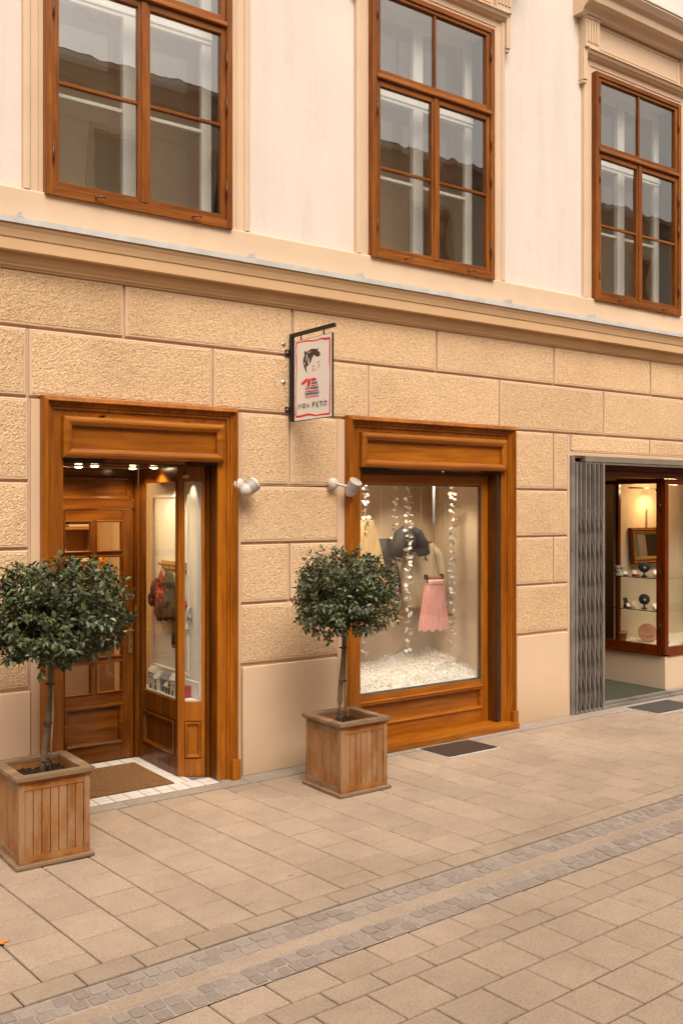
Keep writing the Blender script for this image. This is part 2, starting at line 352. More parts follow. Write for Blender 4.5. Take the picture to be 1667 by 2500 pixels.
for i in range(i0, i0+ncol):
    xa = C0+i*PX; xb = xa+PX
    lim = lambda x: -.187-gy(x)
    d = .155; first = True
    half = (i % 2 != 0)
    while True:
        step = PD*.5 if (first and half) else PD
        e = d+step; L = min(lim(xa), lim(xb))
        grey = (first and half)
        if e > L-.02:
            if L-d > .05: slab(pav, quad_at(xa, xb, d, L), 0, 1 if (L-d) < .2 else 0)
            break
        # leave the recessed floor grilles free
        q = quad_at(xa, xb, d, e)
        slab(pav, q, 0, 1 if grey else 0)
        d = e; first = False
    slab(pav, quad_at(xa-PX*.5, xb-PX*.5, .012, .152), 0, 1)      # kerb course along the gutter
struct(pav.build('pavement', ['slab_warm', 'slab_grey']))
gut = MB()
for i in range(i0, i0+ncol):                 # slab row inside the gutter
    xa = C0+.11+i*PX; slab(gut, quad_at(xa, xa+PX, -.272, -.18), 0, 1)
def cobble(mb, cx, cy, lx, ly, z):
    base = [(1, -.76), (1, .76), (.80, 1), (-.80, 1), (-1, .76), (-1, -.76), (-.80, -1), (.80, -1)]; n = 8; out = []; top = []; inn = []
    sk = rng.uniform(-.12, .12)
    for bx, by in base:
        x = (bx+sk*by*.5)*lx/2*rng.uniform(.93, 1.02); y = by*ly/2*rng.uniform(.93, 1.02)+ANG*bx*lx/2
        out.append((cx+x, cy+y, z-.02)); top.append((cx+x*.97, cy+y*.97, z-.0015+rng.uniform(-.001, .001))); inn.append((cx+x*.74, cy+y*.74, z+rng.uniform(-.0006, .0014)))
    mb.add(out+top+inn+[(cx, cy, z+.001)], [(i, (i+1) % n, n+(i+1) % n, n+i) for i in range(n)]+[(n+i, n+(i+1) % n, 2*n+(i+1) % n, 2*n+i) for i in range(n)]+[(2*n+i, 2*n+(i+1) % n, 3*n) for i in range(n)], 0)
for a, b in ((-.012, -.172), (-.28, -.437)):
    for row in range(2):
        x = X0+rng.uniform(0, .05); wv = (a-b)/2
        while x < X1:
            l = rng.uniform(.060, .098); d = a-wv*(row+.5)+rng.uniform(-.006, .006)
            cobble(gut, x+l/2, gy(x)+d, l-.007, wv*rng.uniform(.90, .98), .003+rng.uniform(-.0018, .0018)); x += l
gut.add([(X0-2, gy(X0-2)-.44, -.0022), (X1+2, gy(X1+2)-.44, -.0022), (X1+2, gy(X1+2)-.004, -.0022), (X0-2, gy(X0-2)-.004, -.0022)], [(0, 1, 2, 3)], 2)
struct(gut.build('gutter', ['cobble', 'slab_warm', 'mortar'], smooth=False))
st = MB(); dist = .443; rows = [(.196, 0, .0), (.131, 1, .5)]+[(.2515, 0, k % 2*.5) for k in range(18)]
for h, mi, ph in rows:
    for i in range(i0-2, i0+ncol+2):
        xa = C0+.16+(i+ph)*PX
        if xa > 11.5: continue
        slab(st, quad_at(xa, xa+PX, -dist-h, -dist), 0, mi)
    dist += h
struct(st.build('street', ['slab_warm', 'slab_grey']))
gs = MB(); x = X0
while x < X1:
    l = rng.uniform(.7, 1.3); gs.box(x+.002, x+l-.002, -.185, .30, -.1, .004+rng.uniform(-.001, .001)); x += l
struct(gs.build('granite_strip', 'granite_strip_mat', bevel=.004))
# ---------------------------------------------------------------- the shop building
bld = thing('shop_building', 'cream townhouse with rough stucco ground floor, moulded cornice and brown upstairs windows', 'building', (5.5, .2, 0))
holes = [(2.26, 3.49, 0, 2.62), (4.72, 6.40, 0, 2.62), (7.352, 10.35, 0, 2.50)]
WIN = [2.863, 5.555, 8.335, 0.1, 11.1]
mw = MB().wallq(X0, X1, -.02, 3.62, .016, holes, .12)
for xa, xb in ((2.086, 2.15), (3.606, 3.655), (4.543, 4.616), (6.524, 6.571), (7.276, 7.353)): mw.box(xa, xb, -.006, .03, .005, 2.716)
mw.box(7.353, 10.35, -.006, .03, 2.517, 2.55)
mw.build('wall', 'jamb_render', bld, bevel=.003)
uh = [(c-.655, c+.655, 4.10, 6.27) for c in WIN]
MB().wallq(X0, X1, 3.62, 9.5, .02, uh, .3).build('upper_wall', 'upper_render', bld)
# rusticated blocks
def block(mb, x0, x1, z0, z1, cut=None):
    """bevelled slab with a smooth edge strip and a pitted, hammered centre"""
    yf = -.006; m = .016; c = .007
    if cut is None:
        vs = [(x0, .02, z0), (x1, .02, z0), (x1, .02, z1), (x0, .02, z1), (x0, yf+c, z0), (x1, yf+c, z0), (x1, yf+c, z1), (x0, yf+c, z1),
              (x0+c, yf, z0+c), (x1-c, yf, z0+c), (x1-c, yf, z1-c), (x0+c, yf, z1-c), (x0+m, yf, z0+m), (x1-m, yf, z0+m), (x1-m, yf, z1-m), (x0+m, yf, z1-m)]
        mb.add(vs, [(k*4+i, k*4+(i+1) % 4, k*4+4+(i+1) % 4, k*4+4+i) for k in range(3) for i in range(4)], 1)
    a0, a1, b0, b1 = x0+m, x1-m, z0+m, z1-m
    if a1-a0 < .03 or b1-b0 < .03: return
    nx = max(2, int((a1-a0)/.0065)); nz = max(2, int((b1-b0)/.0065))
    h = nrng.random((nz+1, nx+1))
    big = nrng.random((nz//3+3, nx//3+3)); iz = np.arange(nz+1)/3; ix = np.arange(nx+1)/3
    fz, fx = iz.astype(int), ix.astype(int); tz, tx = (iz-fz)[:, None], (ix-fx)[None, :]
    bi = big[fz][:, fx]*(1-tz)*(1-tx)+big[fz+1][:, fx]*tz*(1-tx)+big[fz][:, fx+1]*(1-tz)*tx+big[fz+1][:, fx+1]*tz*tx
    H = (.95*h+.45*bi)*.0056-.001
    H[0, :] = H[-1, :] = 0; H[:, 0] = H[:, -1] = 0
    X = np.linspace(a0, a1, nx+1)[None, :]+nrng.uniform(-.0017, .0017, (nz+1, nx+1)); Z = np.linspace(b0, b1, nz+1)[:, None]+nrng.uniform(-.0017, .0017, (nz+1, nx+1))
    X[:, 0] = a0; X[:, -1] = a1; Z[0, :] = b0; Z[-1, :] = b1
    o = len(mb.v); mb.v.extend(zip(X.ravel().tolist(), (yf-H).ravel().tolist(), Z.ravel().tolist()))
    W = nx+1
    fs = [(o+j*W+i, o+j*W+i+1, o+(j+1)*W+i+1, o+(j+1)*W+i) for j in range(nz) for i in range(nx)]
    mb.f.extend(fs); mb.m.extend([0]*len(fs))
bk = MB(); g = .009
def row(z0, z1, joints, lo=None, hi=None):
    for a, b in zip(joints, joints[1:]): block(bk, a+g, b-g, z0+g, z1-g)
row(3.18, 3.555, [-1.6, -.23, 1.25, 2.731, 4.115, 5.60, 7.09, 8.567, 10.05, 11.5, 12.4])
row(2.726, 3.18, [-1.6, -.9, .57, 2.066, 3.42, 4.858, 6.36, 7.82, 9.3, 10.8, 12.4])
row(2.178, 2.726, [-1.6, -.3, 1.1, 2.086-g]); row(2.178, 2.726, [3.655-g, 4.088, 4.543+g]); row(2.178, 2.726, [6.571-g, 7.083, 7.276+g])
row(2.55-g, 2.726, [7.30, 8.555, 10.03, 10.4]); row(1.738, 2.178, [-1.6, .3, 2.086-g]); row(1.738, 2.178, [3.655-g, 4.543+g]); row(1.738, 2.178, [6.571-g, 7.276+g])
row(1.288, 1.738, [-1.6, -.3, 1.1, 2.086-g]); row(1.288, 1.738, [3.655-g, 4.088, 4.543+g]); row(1.288, 1.738, [6.571-g, 7.083, 7.276+g])
row(.832, 1.288, [-1.6, .3, 2.086-g]); row(.832, 1.288, [3.655-g, 4.543+g]); row(.832, 1.288, [6.571-g, 7.276+g])
for za, zb, js in ((2.178, 2.726, [10.4, 11.4, 12.4]), (1.738, 2.178, [10.4, 12.4]), (1.288, 1.738, [10.4, 11.4, 12.4]), (.832, 1.288, [10.4, 12.4])): row(za, zb, js)
o = bk.build('stonework', ['rough_stucco', 'jamb_render'], bld)
for a, b in ((X0, 2.082), (3.668, 4.540), (6.578, 7.272), (10.42, X1)): B(a, b, -.014, .03, .003, .815).build('plinth', 'plinth_render', bld, bevel=.006)
# cornice between the floors
cp = [(.02, 3.545), (-.018, 3.545), (-.022, 3.558), (-.034, 3.562), (-.036, 3.574), (-.046, 3.583), (-.060, 3.600), (-.069, 3.620), (-.070, 3.640), (-.118, 3.642), (-.119, 3.716), (-.126, 3.720),
      (-.130, 3.735), (-.140, 3.765), (-.152, 3.785), (-.154, 3.803), (-.154, 3.825), (.02, 3.838)]
co = MB().prism_x(cp, X0, X1).build('cornice', 'cornice_render', bld)
fl = MB().prism_x([(-.165, 3.800), (-.1655, 3.838), (.019, 3.862), (.019, 3.858), (-.1635, 3.834), (-.163, 3.800)], X0, X1)
for xx in (-.6, 1.98, 3.68, 4.685, 6.35, 7.50, 9.6): fl.obox((xx, -.115, 3.862), ((1, .0, .05), (0, 1, .1), (0, 0, 1)), (.011, .05, .017))
fl.build('flashing', 'zinc', co)
sb = MB().prism_x([(.02, 3.846), (-.028, 3.846), (-.028, 4.058), (-.020, 4.070), (.02, 4.080)], X0, X1); sb.build('sill_band', 'trim_render', bld)
# ---------------------------------------------------------------- upper windows
def upper_window(c, full=True):
    x0, x1, z0, z1 = c-.695, c+.695, 4.055, 6.31
    ar = MB().frame(x0-.135, x1+.165, 4.074, 6.47, [(0, .02), (0, -.018), (.008, -.024), (.022, -.026), (.040, -.024), (.046, -.012), (.052, -.006), (.098, -.004), (.102, -.001), (.106, .004), (.20, .004)], closed=False)
    ar.build('window_surround', 'trim_render', bld)
    xa, xb = x0-.175, x1+.205               # head with fluted brackets, frieze and hood
    pe = MB()
    for a, b in ((xa, xa+.052), (xb-.052, xb)): pe.box(a, b, -.05, .02, 6.19, 6.50); pe.box(a+.006, b-.006, -.04, .02, 6.16, 6.19)
    pe.prism_x([(.02, 6.43), (-.03, 6.43), (-.045, 6.445), (-.06, 6.455), (-.07, 6.475), (-.085, 6.485), (-.085, 6.50), (.02, 6.50)], xa+.052, xb-.052)
    pe.box(xa+.01, xb-.01, -.035, .02, 6.50, 6.80); pe.frame(xa+.24, xb-.24, 6.535, 6.775, [(0, -.035), (.004, -.045), (.02, -.045), (.024, -.036)])
    for a in (xa+.004, xb-.204):
        pe.box(a, a+.20, -.075, -.03, 6.50, 6.80)
        for k in range(4): pe.box(a+.022+k*.042, a+.022+k*.042+.024, -.086, -.07, 6.545, 6.765)
        pe.box(a-.008, a+.208, -.085, -.03, 6.775, 6.80)
    pe.prism_x([(.02, 6.80), (-.10, 6.80), (-.11, 6.83), (-.15, 6.86), (-.20, 6.875), (-.21, 6.94), (-.25, 6.97), (-.29, 7.02), (-.29, 7.05), (.02, 7.08)], xa-.08, xb+.08)
    pd = pe.build('window_pediment', 'trim_render', bld, bevel=.002)
    MB().prism_x([(-.30, 7.04), (-.30, 7.055), (.019, 7.10), (.019, 7.085)], xa-.085, xb+.085).build('flashing', 'zinc', pd)
    fr = MB()
    fr.box(x0, x0+.048, -.055, .06, z0, z1); fr.box(x1-.048, x1, -.055, .06, z0, z1); fr.box(x0+.048, x1-.048, -.055, .06, z0, z0+.062, 1); fr.box(x0+.048, x1-.048, -.055, .06, z1-.045, z1, 1)
    fr.prism_x([(-.066, 5.526), (-.07, 5.535), (-.066, 5.556), (-.052, 5.572), (.05, 5.572), (.05, 5.526)], x0+.048, x1-.048, 1)
    wn = fr.build('window', ['winwood_z', 'winwood_x'], bld, bevel=.004)
    ys, yb = -.042, .0
    def sash(a, b, za, zb, st, vb=None, hb=None, nm='sash'):
        m = MB(); m.box(a, a+st, ys, yb, za, zb); m.box(b-st, b, ys, yb, za, zb); m.box(a+st, b-st, ys, yb, za, za+.036, 1); m.box(a+st, b-st, ys, yb, zb-.05 if vb is None else zb-.03, zb, 1)
        if hb: m.box(a+st, b-st, ys+.006, yb-.01, hb-.012, hb+.012, 1)
        if vb: m.box(vb-.012, vb+.012, ys+.006, yb-.01, za+.036, zb-.03)
        m.build(nm, ['winwood_z', 'winwood_x'], wn, bevel=.004)
        B(a+st-.004, b-st+.004, -.018, -.015, za+.032, zb-.025).build('pane', 'old_glass', wn)
    sash(x0+.050, c-.004, 4.119, 5.524, .042, hb=4.81); sash(c+.004, x1-.050, 4.119, 5.524, .042, hb=4.81)
    sash(x0+.050, x1-.050, 5.574, 6.264, .042, vb=c, nm='top_sash')
    MB().box(c-.022, c+.022, -.052, -.043, 4.122, 5.522).build('cover_strip', 'winwood_z', wn, bevel=.006)
    for xx in (x0+.050, x1-.050):
        for zz in (4.33, 5.28, 6.07, 4.33+.62):
            if xx < c and zz == 4.95: continue
            hb_ = MB(); hb_.tube([(xx, -.056, zz-.055), (xx, -.056, zz+.055)], .008, 8); hb_.lathe([(.0, .078), (.006, .07), (.004, .06), (.009, .055)], (xx, -.056, zz)); hb_.lathe([(.0, -.078), (.006, -.07), (.004, -.06), (.009, -.055)], (xx, -.056, zz))
            hb_.build('hinge', 'hinge_brown', wn, smooth=True)
    for xx in (c-.36, c+.36):
        MB().tube([(xx, -.058, 4.088), (xx+.02, -.085, 4.09), (xx+.055, -.09, 4.098), (xx+.06, -.085, 4.086)], .006, 6).build('stay_hook', 'hinge_brown', wn, smooth=True)
    # white inner casement of the double window
    iw = MB(); ya, yc = .20, .24; ia, ib = x0-.02, x1+.03
    iw.box(ia, ia+.12, ya, yc, 4.11, 6.29); iw.box(ib-.15, ib, ya, yc, 4.11, 6.29); iw.box(c-.055, c+.055, ya-.012, yc, 4.11, 6.29)
    iw.box(ia, ib, ya+.002, yc-.002, 4.06, 4.19); iw.box(ia, ib, ya-.01, yc, 5.49, 5.60); iw.box(ia, ib, ya-.02, yc-.002, 5.52, 5.545); iw.box(ia, ib, ya+.002, yc-.002, 6.20, 6.31); iw.box(ia+.1, ib-.1, ya+.004, yc-.004, 4.818, 4.845)
    iw.build('inner_casement', 'white_gloss', wn, bevel=.004)
    B(ia+.1, ib-.1, .226, .229, 4.15, 6.22).build('inner_pane', 'clear_glass', wn)
    lin = MB(); lin.add([(x0+.04, .03, 4.10), (x0+.04, .30, 4.10), (x0+.04, .30, 6.28), (x0+.04, .03, 6.28)], [(0, 1, 2, 3)]); lin.add([(x1-.04, .03, 4.10), (x1-.04, .30, 4.10), (x1-.04, .30, 6.28), (x1-.04, .03, 6.28)], [(3, 2, 1, 0)])
    lin.add([(x0, .061, 4.105), (x1, .061, 4.105), (x1, .30, 4.105), (x0, .30, 4.105)], [(0, 1, 2, 3)]); lin.build('reveal_lining', 'white_gloss', wn)
for c in WIN: upper_window(c)
rm = MB()
for c in WIN: 
    a, b = c-1.2, c+1.2
    rm.add([(a, .33, 3.7), (b, .33, 3.7), (b, 1.2, 3.7), (a, 1.2, 3.7), (a, .33, 6.7), (b, .33, 6.7), (b, 1.2, 6.7), (a, 1.2, 6.7)], [(0, 1, 2, 3), (7, 6, 5, 4), (1, 2, 6, 5), (2, 3, 7, 6), (3, 0, 4, 7)])
struct(rm.build('shallow_upper_room', 'room_dim'))  # rooms shaped shallow: back walls drawn close to the panes to catch more daylight
# ---------------------------------------------------------------- shop entrance
PROF = [(0, .016), (0, -.040), (.012, -.064), (.030, -.074), (.034, -.074), (.034, -.056), (.046, -.056), (.046, -.044), (.062, -.042), (.066, -.034), (.066, -.028), (.084, -.028), (.086, -.014), (.152, -.014), (.156, -.010), (.156, .0)]
def portal(root, x0, x1, zt):
    MB().frame(x0, x1, .005, zt, PROF, closed=False).build('surround', 'varnish_z', root)
    for xa, xb in ((x0, x0+.062), (x1-.062, x1)):
        MB().box(xa-.003, xb, -.080, .015, .005, .155).build('surround_foot', 'varnish_z', root, bevel=.004)
    a, b = x0+.140, x1-.118; t, u = zt-.128, 2.338
    hp = MB(); hp.frame(a, b, u, t, [(0, -.012), (0, -.046), (.003, -.054), (.020, -.063), (.025, -.064), (.036, -.064), (.040, -.062), (.060, -.050), (.062, -.046), (.062, -.020), (.30, -.020)])
    xa, xb = a+.069, b-.069; hp.add([(xa-.01, -.0204, u+.06), (xb+.01, -.0204, u+.06), (xb+.01, -.0204, t-.06), (xa-.01, -.0204, t-.06)], [(0, 1, 2, 3)])
    hp.add([(a, -.012, u), (b, -.012, u), (b, .10, u), (a, .10, u)], [(3, 2, 1, 0)])
    hp.build('header_panel', 'varnish_x', root)
    sl = MB().box(x0+.157, x1-.157, .0, .012, 2.318, 2.337); sl.box(x0+.157, x1-.157, .07, .09, 2.31, 2.336); sl.build('shutter_slot', 'dark_slot', root)
ent = thing('shop_entrance', 'wooden shop entrance with recessed glazed door, lit by ceiling downlights', 'entrance', (2.88, .3, 0))
portal(ent, 2.144, 3.612, 2.743)
DY = .97
def wframe(mb, x0, x1, z0, z1, wd, ya, yb):
    mb.box(x0, x0+wd, ya, yb, z0, z1); mb.box(x1-wd, x1, ya, yb, z0, z1); mb.box(x0+wd, x1-wd, ya, yb, z0, z0+wd, 1); mb.box(x0+wd, x1-wd, ya, yb, z1-wd, z1, 1)
dl = MB(); d0, d1 = 2.57, 3.234; zr = [1.896-.2775*k for k in range(5)]; cols = ((2.672, 2.878), (2.930, 3.134))
dl.box(d0, 2.672, DY, DY+.05, .014, 1.995); dl.box(3.134, d1, DY, DY+.05, .014, 1.995); dl.box(2.878, 2.930, DY+.004, DY+.046, .545, 1.91)
dl.box(2.672, 3.134, DY+.001, DY+.05, 1.90, 1.995, 1); dl.box(2.672, 3.134, DY+.001, DY+.05, .014, .145, 1); dl.box(2.672, 3.134, DY+.001, DY+.05, .455, .556, 1)
for k in range(4): dl.box(2.672, 3.134, DY+.005, DY+.045, zr[k]-.2775, zr[k]-.2775+.05, 1)
dl.box(2.672, 3.134, DY+.025, DY+.04, .14, .46, 1)
door = dl.build('door', ['doorwood_z', 'doorwood_x'], ent, bevel=.005)
MB().frame(2.664, 3.142, .140, .462, [(0, DY), (.004, DY-.010), (.016, DY-.012), (.026, DY-.004), (.034, DY+.024)]).build('panel_moulding', 'doorwood_x', door)
for k in range(5):
    zt = zr[k]+.004; zb = zr[k]-.2275
    for a, b in cols:
        MB().frame(a-.012, b+.012, zb-.012, zt+.010, [(0, DY+.001), (.003, DY-.006), (.010, DY-.007), (.016, DY+.006), (.016, DY+.02)]).build('glazing_bead', 'doorwood_x', door)
        B(a, b, DY+.022, DY+.026, zb, zt).build('pane', 'clear_glass', door)
hd = MB().box(3.188, 3.226, DY-.008, DY+.002, .845, 1.08); hd.tube([(3.207, DY-.005, 1.03), (3.207, DY-.05, 1.03), (3.15, DY-.055, 1.03), (3.11, DY-.05, 1.025)], .009, 8); hd.build('handle', 'brass', door, bevel=.003)
MB().lathe([(.0, 0), (.006, 0), (.006, .004), (0, .004)], (3.207, DY-.0125, .90), (0, 1, 0), 10).build('keyhole', 'dark_slot', door)
df = MB(); df.box(3.238, 3.262, DY-.03, DY+.05, .010, 2.32); df.box(2.50, 2.566, DY-.03, DY+.05, .010, 2.32); df.box(2.566, 3.238, DY-.012, DY+.05, 1.999, 2.075, 1); df.box(2.566, 3.238, DY+.012, DY+.04, 2.07, 2.26, 1); df.box(2.566, 3.238, DY-.01, DY+.05, 2.258, 2.32, 1)
df.build('door_frame', ['doorwood_z', 'doorwood_x'], ent, bevel=.004)
MB().frame(2.575, 3.205, 2.068, 2.255, [(0, DY+.012), (0, DY-.014), (.010, DY-.018), (.018, DY-.004), (.026, DY-.002), (.032, DY+.012)]).build('transom_panel', 'doorwood_x', ent)
# glazed side case: side wall, canted front, cream back panel
cl = MB(); cl.box(2.30, 3.447, .10, DY+.03, 2.322, 2.36); cl.build('porch_ceiling', 'doorwood_x', ent)
vt = MB(); vx = 3.26
vt.box(vx, vx+.035, .245, .285, .010, 2.32); vt.box(vx, vx+.03, .285, .85, 2.20, 2.32); vt.box(vx, vx+.03, .85, DY-.031, .010, 2.32)
vt.box(vx, vx+.03, .285, .85, .42, .57); vt.box(vx, vx+.03, .285, .85, .010, .15); vt.box(vx+.012, vx+.028, .285, .85, .15, .42)
P, Q = Vector((3.262, .246, 0)), Vector((3.428, .134, 0)); dr = (Q-P).normalized(); nr = Vector((dr.y, -dr.x, 0)); L = (Q-P).length
def cant(mb, s0, s1, z0, z1, th=.03, off=0): mb.obox(P+dr*((s0+s1)/2)-nr*(th/2+off)+Vector((0, 0, (z0+z1)/2)), (dr, nr, (0, 0, 1)), ((s1-s0)/2, th/2, (z1-z0)/2))
vt2 = MB(); cant(vt2, 0, .05, .010, 2.32); cant(vt2, L-.025, L, .010, 2.32); cant(vt2, .05, L-.025, 2.20, 2.32); cant(vt2, .05, L-.025, .42, .565); cant(vt2, .05, L-.025, .010, .14); cant(vt2, .05, L-.025, .14, .42, .02, .008)
vit = vt.build('display_case', 'doorwood_z', ent, bevel=.004); vt2.build('canted_front', 'varnish_z', vit, bevel=.004)  # canted parts lighter than the case: daylight on them put into the wood colour
mo = MB()
ymap = lambda p: (vx-.0+(p[1]), p[0], p[2])
fr_ = MB().frame(.30, .84, .155, .415, [(0, 0), (.003, -.010), (.015, -.011), (.024, -.003), (.03, .012)])
mo.add([(vx+v[1], v[0], v[2]) for v in fr_.v], [tuple(reversed(f)) for f in fr_.f]); mo.build('panel_moulding', 'doorwood_y', vit)
fr_ = MB().frame(.055, L-.03, .15, .415, [(0, 0), (.003, .009), (.012, .010), (.02, .002), (.026, -.008)])
mo = MB(); mo.add([tuple(P+dr*v[0]+nr*v[1]+Vector((0, 0, v[2]))) for v in fr_.v], fr_.f); mo.build('panel_moulding', 'varnish_x', vit)
B(vx+.010, vx+.014, .284, .852, .568, 2.202).build('pane', 'clear_glass', vit)
pn = MB(); cant(pn, .049, L-.024, .563, 2.202, .004, .012); pn.build('pane', 'clear_glass', vit)
bp = MB().box(3.412, 3.44, .172, 1.06, .55, 2.34)
fr_ = MB().frame(.36, 1.00, .72, 2.11, [(0, 0), (.002, -.006), (.02, -.008), (.03, .0)])
bp.add([(3.412+v[1], v[0], v[2]) for v in fr_.v], [tuple(reversed(f)) for f in fr_.f])
bp.box(3.404, 3.412, .178, 1.06, .58, .70); bp.build('case_back_panel', 'shop_white', vit, bevel=.002)
cf = [(3.292, .262), (3.405, .186), (3.411, .186), (3.411, 1.02), (3.292, 1.02)]; MB().add([(*p, .545) for p in cf]+[(*p, .572) for p in cf], [(4, 3, 2, 1, 0), (5, 6, 7, 8, 9)]+[(i, (i+1) % 5, 5+(i+1) % 5, 5+i) for i in range(5)]).build('case_floor', 'shop_white', vit); B(3.29, 3.411, .2, .95, 2.225, 2.25).build('case_ceiling', 'cream_wall', vit)
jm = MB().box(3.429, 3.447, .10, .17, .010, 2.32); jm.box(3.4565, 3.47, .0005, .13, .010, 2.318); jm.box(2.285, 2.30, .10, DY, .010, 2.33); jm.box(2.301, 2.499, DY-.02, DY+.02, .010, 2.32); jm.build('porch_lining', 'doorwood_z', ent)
DLs = ((2.675, .70), (2.72, .50), (3.115, .72), (3.19, .50))
for xx, yy in DLs:
    d = MB(); d.lathe([(.0, .004), (.034, .004), (.040, 0), (.040, -.004), (.030, -.006), (.028, -.002)], (xx, yy, 2.318), (0, 0, 1), 18, 0); d.lathe([(.028, -.003), (.026, -.012), (.0, -.016)], (xx, yy, 2.318), (0, 0, 1), 18, 1)
    d.build('downlight', ['lamp_ring', 'lamp_glow'], ent, smooth=True); spot('downlight_beam', (xx, yy, 2.29), (xx, yy+.12, 0), 10, R(140), rad=.025)
spot('case_spot', (3.33, .55, 2.21), (3.42, .6, 1.6), 3.2, R(85), (1, .78, .5), .02); spot('case_spot', (3.37, .28, 2.21), (3.41, .35, 1.5), 2.0, R(80), (1, .78, .5), .02)
# tiled threshold and coir mat
tf = MB()
def tile(x0, x1, y0, y1):
    g_ = .0038; x0 += g_; x1 -= g_; y0 += g_; y1 -= g_; c_ = .003
    if x1-x0 < .012 or y1-y0 < .012: return
    tf.add([(x0, y0, 0), (x1, y0, 0), (x1, y1, 0), (x0, y1, 0), (x0, y0, .0075), (x1, y0, .0075), (x1, y1, .0075), (x0, y1, .0075), (x0+c_, y0+c_, .009), (x1-c_, y0+c_, .009), (x1-c_, y1-c_, .009), (x0+c_, y1-c_, .009)],
           [(i, (i+1) % 4, 4+(i+1) % 4, 4+i) for i in range(4)]+[(4+i, 4+(i+1) % 4, 8+(i+1) % 4, 8+i) for i in range(4)]+[(8, 9, 10, 11)], 0)
for k in range(10):
    xx = 2.30+k*.1147; tile(xx, xx+.1147, -.07, 0.0); tile(xx, xx+.1147, .0, .10); tile(xx, xx+.1147, .80, .90); tile(xx, xx+.1147, .90, .97)
for k in range(6):
    yy = .10+k*.1167; tile(3.165, 3.265, yy, yy+.1167); tile(3.265, 3.31, yy, yy+.1167); tile(2.30, 2.40, yy, yy+.1167)
tf.box(2.28, 3.46, -.068, 1.0, -.02, .0066, 1)
struct(tf.build('doorway_floor', ['white_tile', 'tile_grout']))
o = B(2.402, 3.162, .104, .797, .0068, .018).build('door_mat', 'coir', bevel=.004); tag(o, 'brown coir doormat set into white tiles in the doorway', 'doormat')
# ---------------------------------------------------------------- display window
dw = thing('display_window', 'large wooden shop display window with panelled header and deep sill', 'shop window', (5.57, .1, 0))
portal(dw, 4.612, 6.528, 2.750)
s = MB(); xa, xb = 4.765, 6.315; ya, yb = .10, .15
s.box(xa, xa+.075, ya, yb, .06, 2.29); s.box(xb-.085, xb, ya, yb, .06, 2.29); s.box(xa+.075, xb-.085, ya, yb, 2.205, 2.29, 1); s.box(xa+.075, xb-.085, ya, yb, .375, .452, 1); s.box(xa+.075, xb-.085, ya, yb, .06, .19, 1); s.box(xa+.07, xb-.08, ya+.025, ya+.04, .19, .38, 1)
s.prism_x([(ya, .375), (ya-.016, .380), (ya-.020, .392), (ya-.014, .398), (ya, .402)], xa+.06, xb-.07, 1)
sash = s.build('sash', ['varnish_z', 'varnish_x'], dw, bevel=.004)
MB().frame(xa+.066, xb-.078, .180, .382, [(0, ya), (.003, ya-.011), (.014, ya-.013), (.024, ya-.004), (.032, ya+.026)]).build('panel_moulding', 'varnish_x', sash)
MB().frame(xa+.075, xb-.085, .452, 2.205, [(0, ya+.002), (.008, ya+.008), (.008, ya+.02)]).build('glazing_bead', 'glass_edge', sash)
B(xa+.072, xb-.082, ya+.018, ya+.024, .449, 2.208).build('pane', 'shop_glass', dw)
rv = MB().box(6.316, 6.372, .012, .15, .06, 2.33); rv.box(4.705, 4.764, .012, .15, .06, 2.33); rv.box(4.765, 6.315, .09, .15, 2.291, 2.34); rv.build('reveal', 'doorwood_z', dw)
B(6.318, 6.336, -.012, .011, .064, 2.336).build('shutter_track', 'dark_slot', dw)
MB().lathe([(.0, 0), (.009, .002), (.011, .01), (.006, .018), (0, .02)], (5.62, -.055, 2.325), (0, -.3, -1), 10).build('lock_knob', 'brass', dw, smooth=True)
MB().prism_x([(-.125, .006), (-.125, .052), (-.12, .058), (.099, .066), (.099, .006)], 4.58, 6.49).build('sill', 'varnish_x', dw, bevel=.003)
# ---------------------------------------------------------------- shop interior (one room behind both openings)
sr = MB(); a, b, c, d = 2.1, 6.62, 1.08, 3.6
sr.add([(a, c, .02), (b, c, .02), (b, d, .02), (a, d, .02)], [(0, 1, 2, 3)], 1)
sr.add([(a, d, 0), (b, d, 0), (b, d, 2.9), (a, d, 2.9)], [(0, 1, 2, 3)], 0); sr.add([(a, c, 0), (a, d, 0), (a, d, 2.9), (a, c, 2.9)], [(0, 1, 2, 3)], 0); sr.add([(b, c, 0), (b, d, 0), (b, d, 2.9), (b, c, 2.9)], [(3, 2, 1, 0)], 0); sr.add([(a, c, 2.9), (b, c, 2.9), (b, d, 2.9), (a, d, 2.9)], [(3, 2, 1, 0)], 2)
sr.box(3.48, 4.64, .32, 1.10, 0, 2.9, 0); sr.box(2.1, 2.284, .32, 1.10, 0, 2.9, 0)
struct(sr.build('shop_room', ['shop_warm', 'shop_floor_mat', 'cream_wall']))
ds = MB(); ds.box(4.65, 6.44, .152, 1.0, .40, .44); ds.box(6.37, 6.44, .153, 1.05, .44, 2.5); ds.box(5.50, 6.37, .95, 1.0, .44, 2.5); ds.box(4.65, 5.50, .95, 1.0, .44, .98); ds.box(4.645, 6.44, .153, 1.0, 2.42, 2.46); ds.box(4.645, 4.70, .153, 1.05, .44, 2.42)
struct(ds.build('display_wall', 'display_beige'))
for xx, yy in ((5.25, .35), (5.95, .32), (4.95, .45)):
    spot('display_spot', (xx, yy, 2.38), (xx, .7, .6), 25, R(100), (1, .80, .56), .05)
point('shop_lamp', (3.0, 2.0, 2.6), 42, (1, .68, .32), .15); point('shop_lamp', (5.3, 2.1, 2.6), 50, (1, .70, .36), .15)
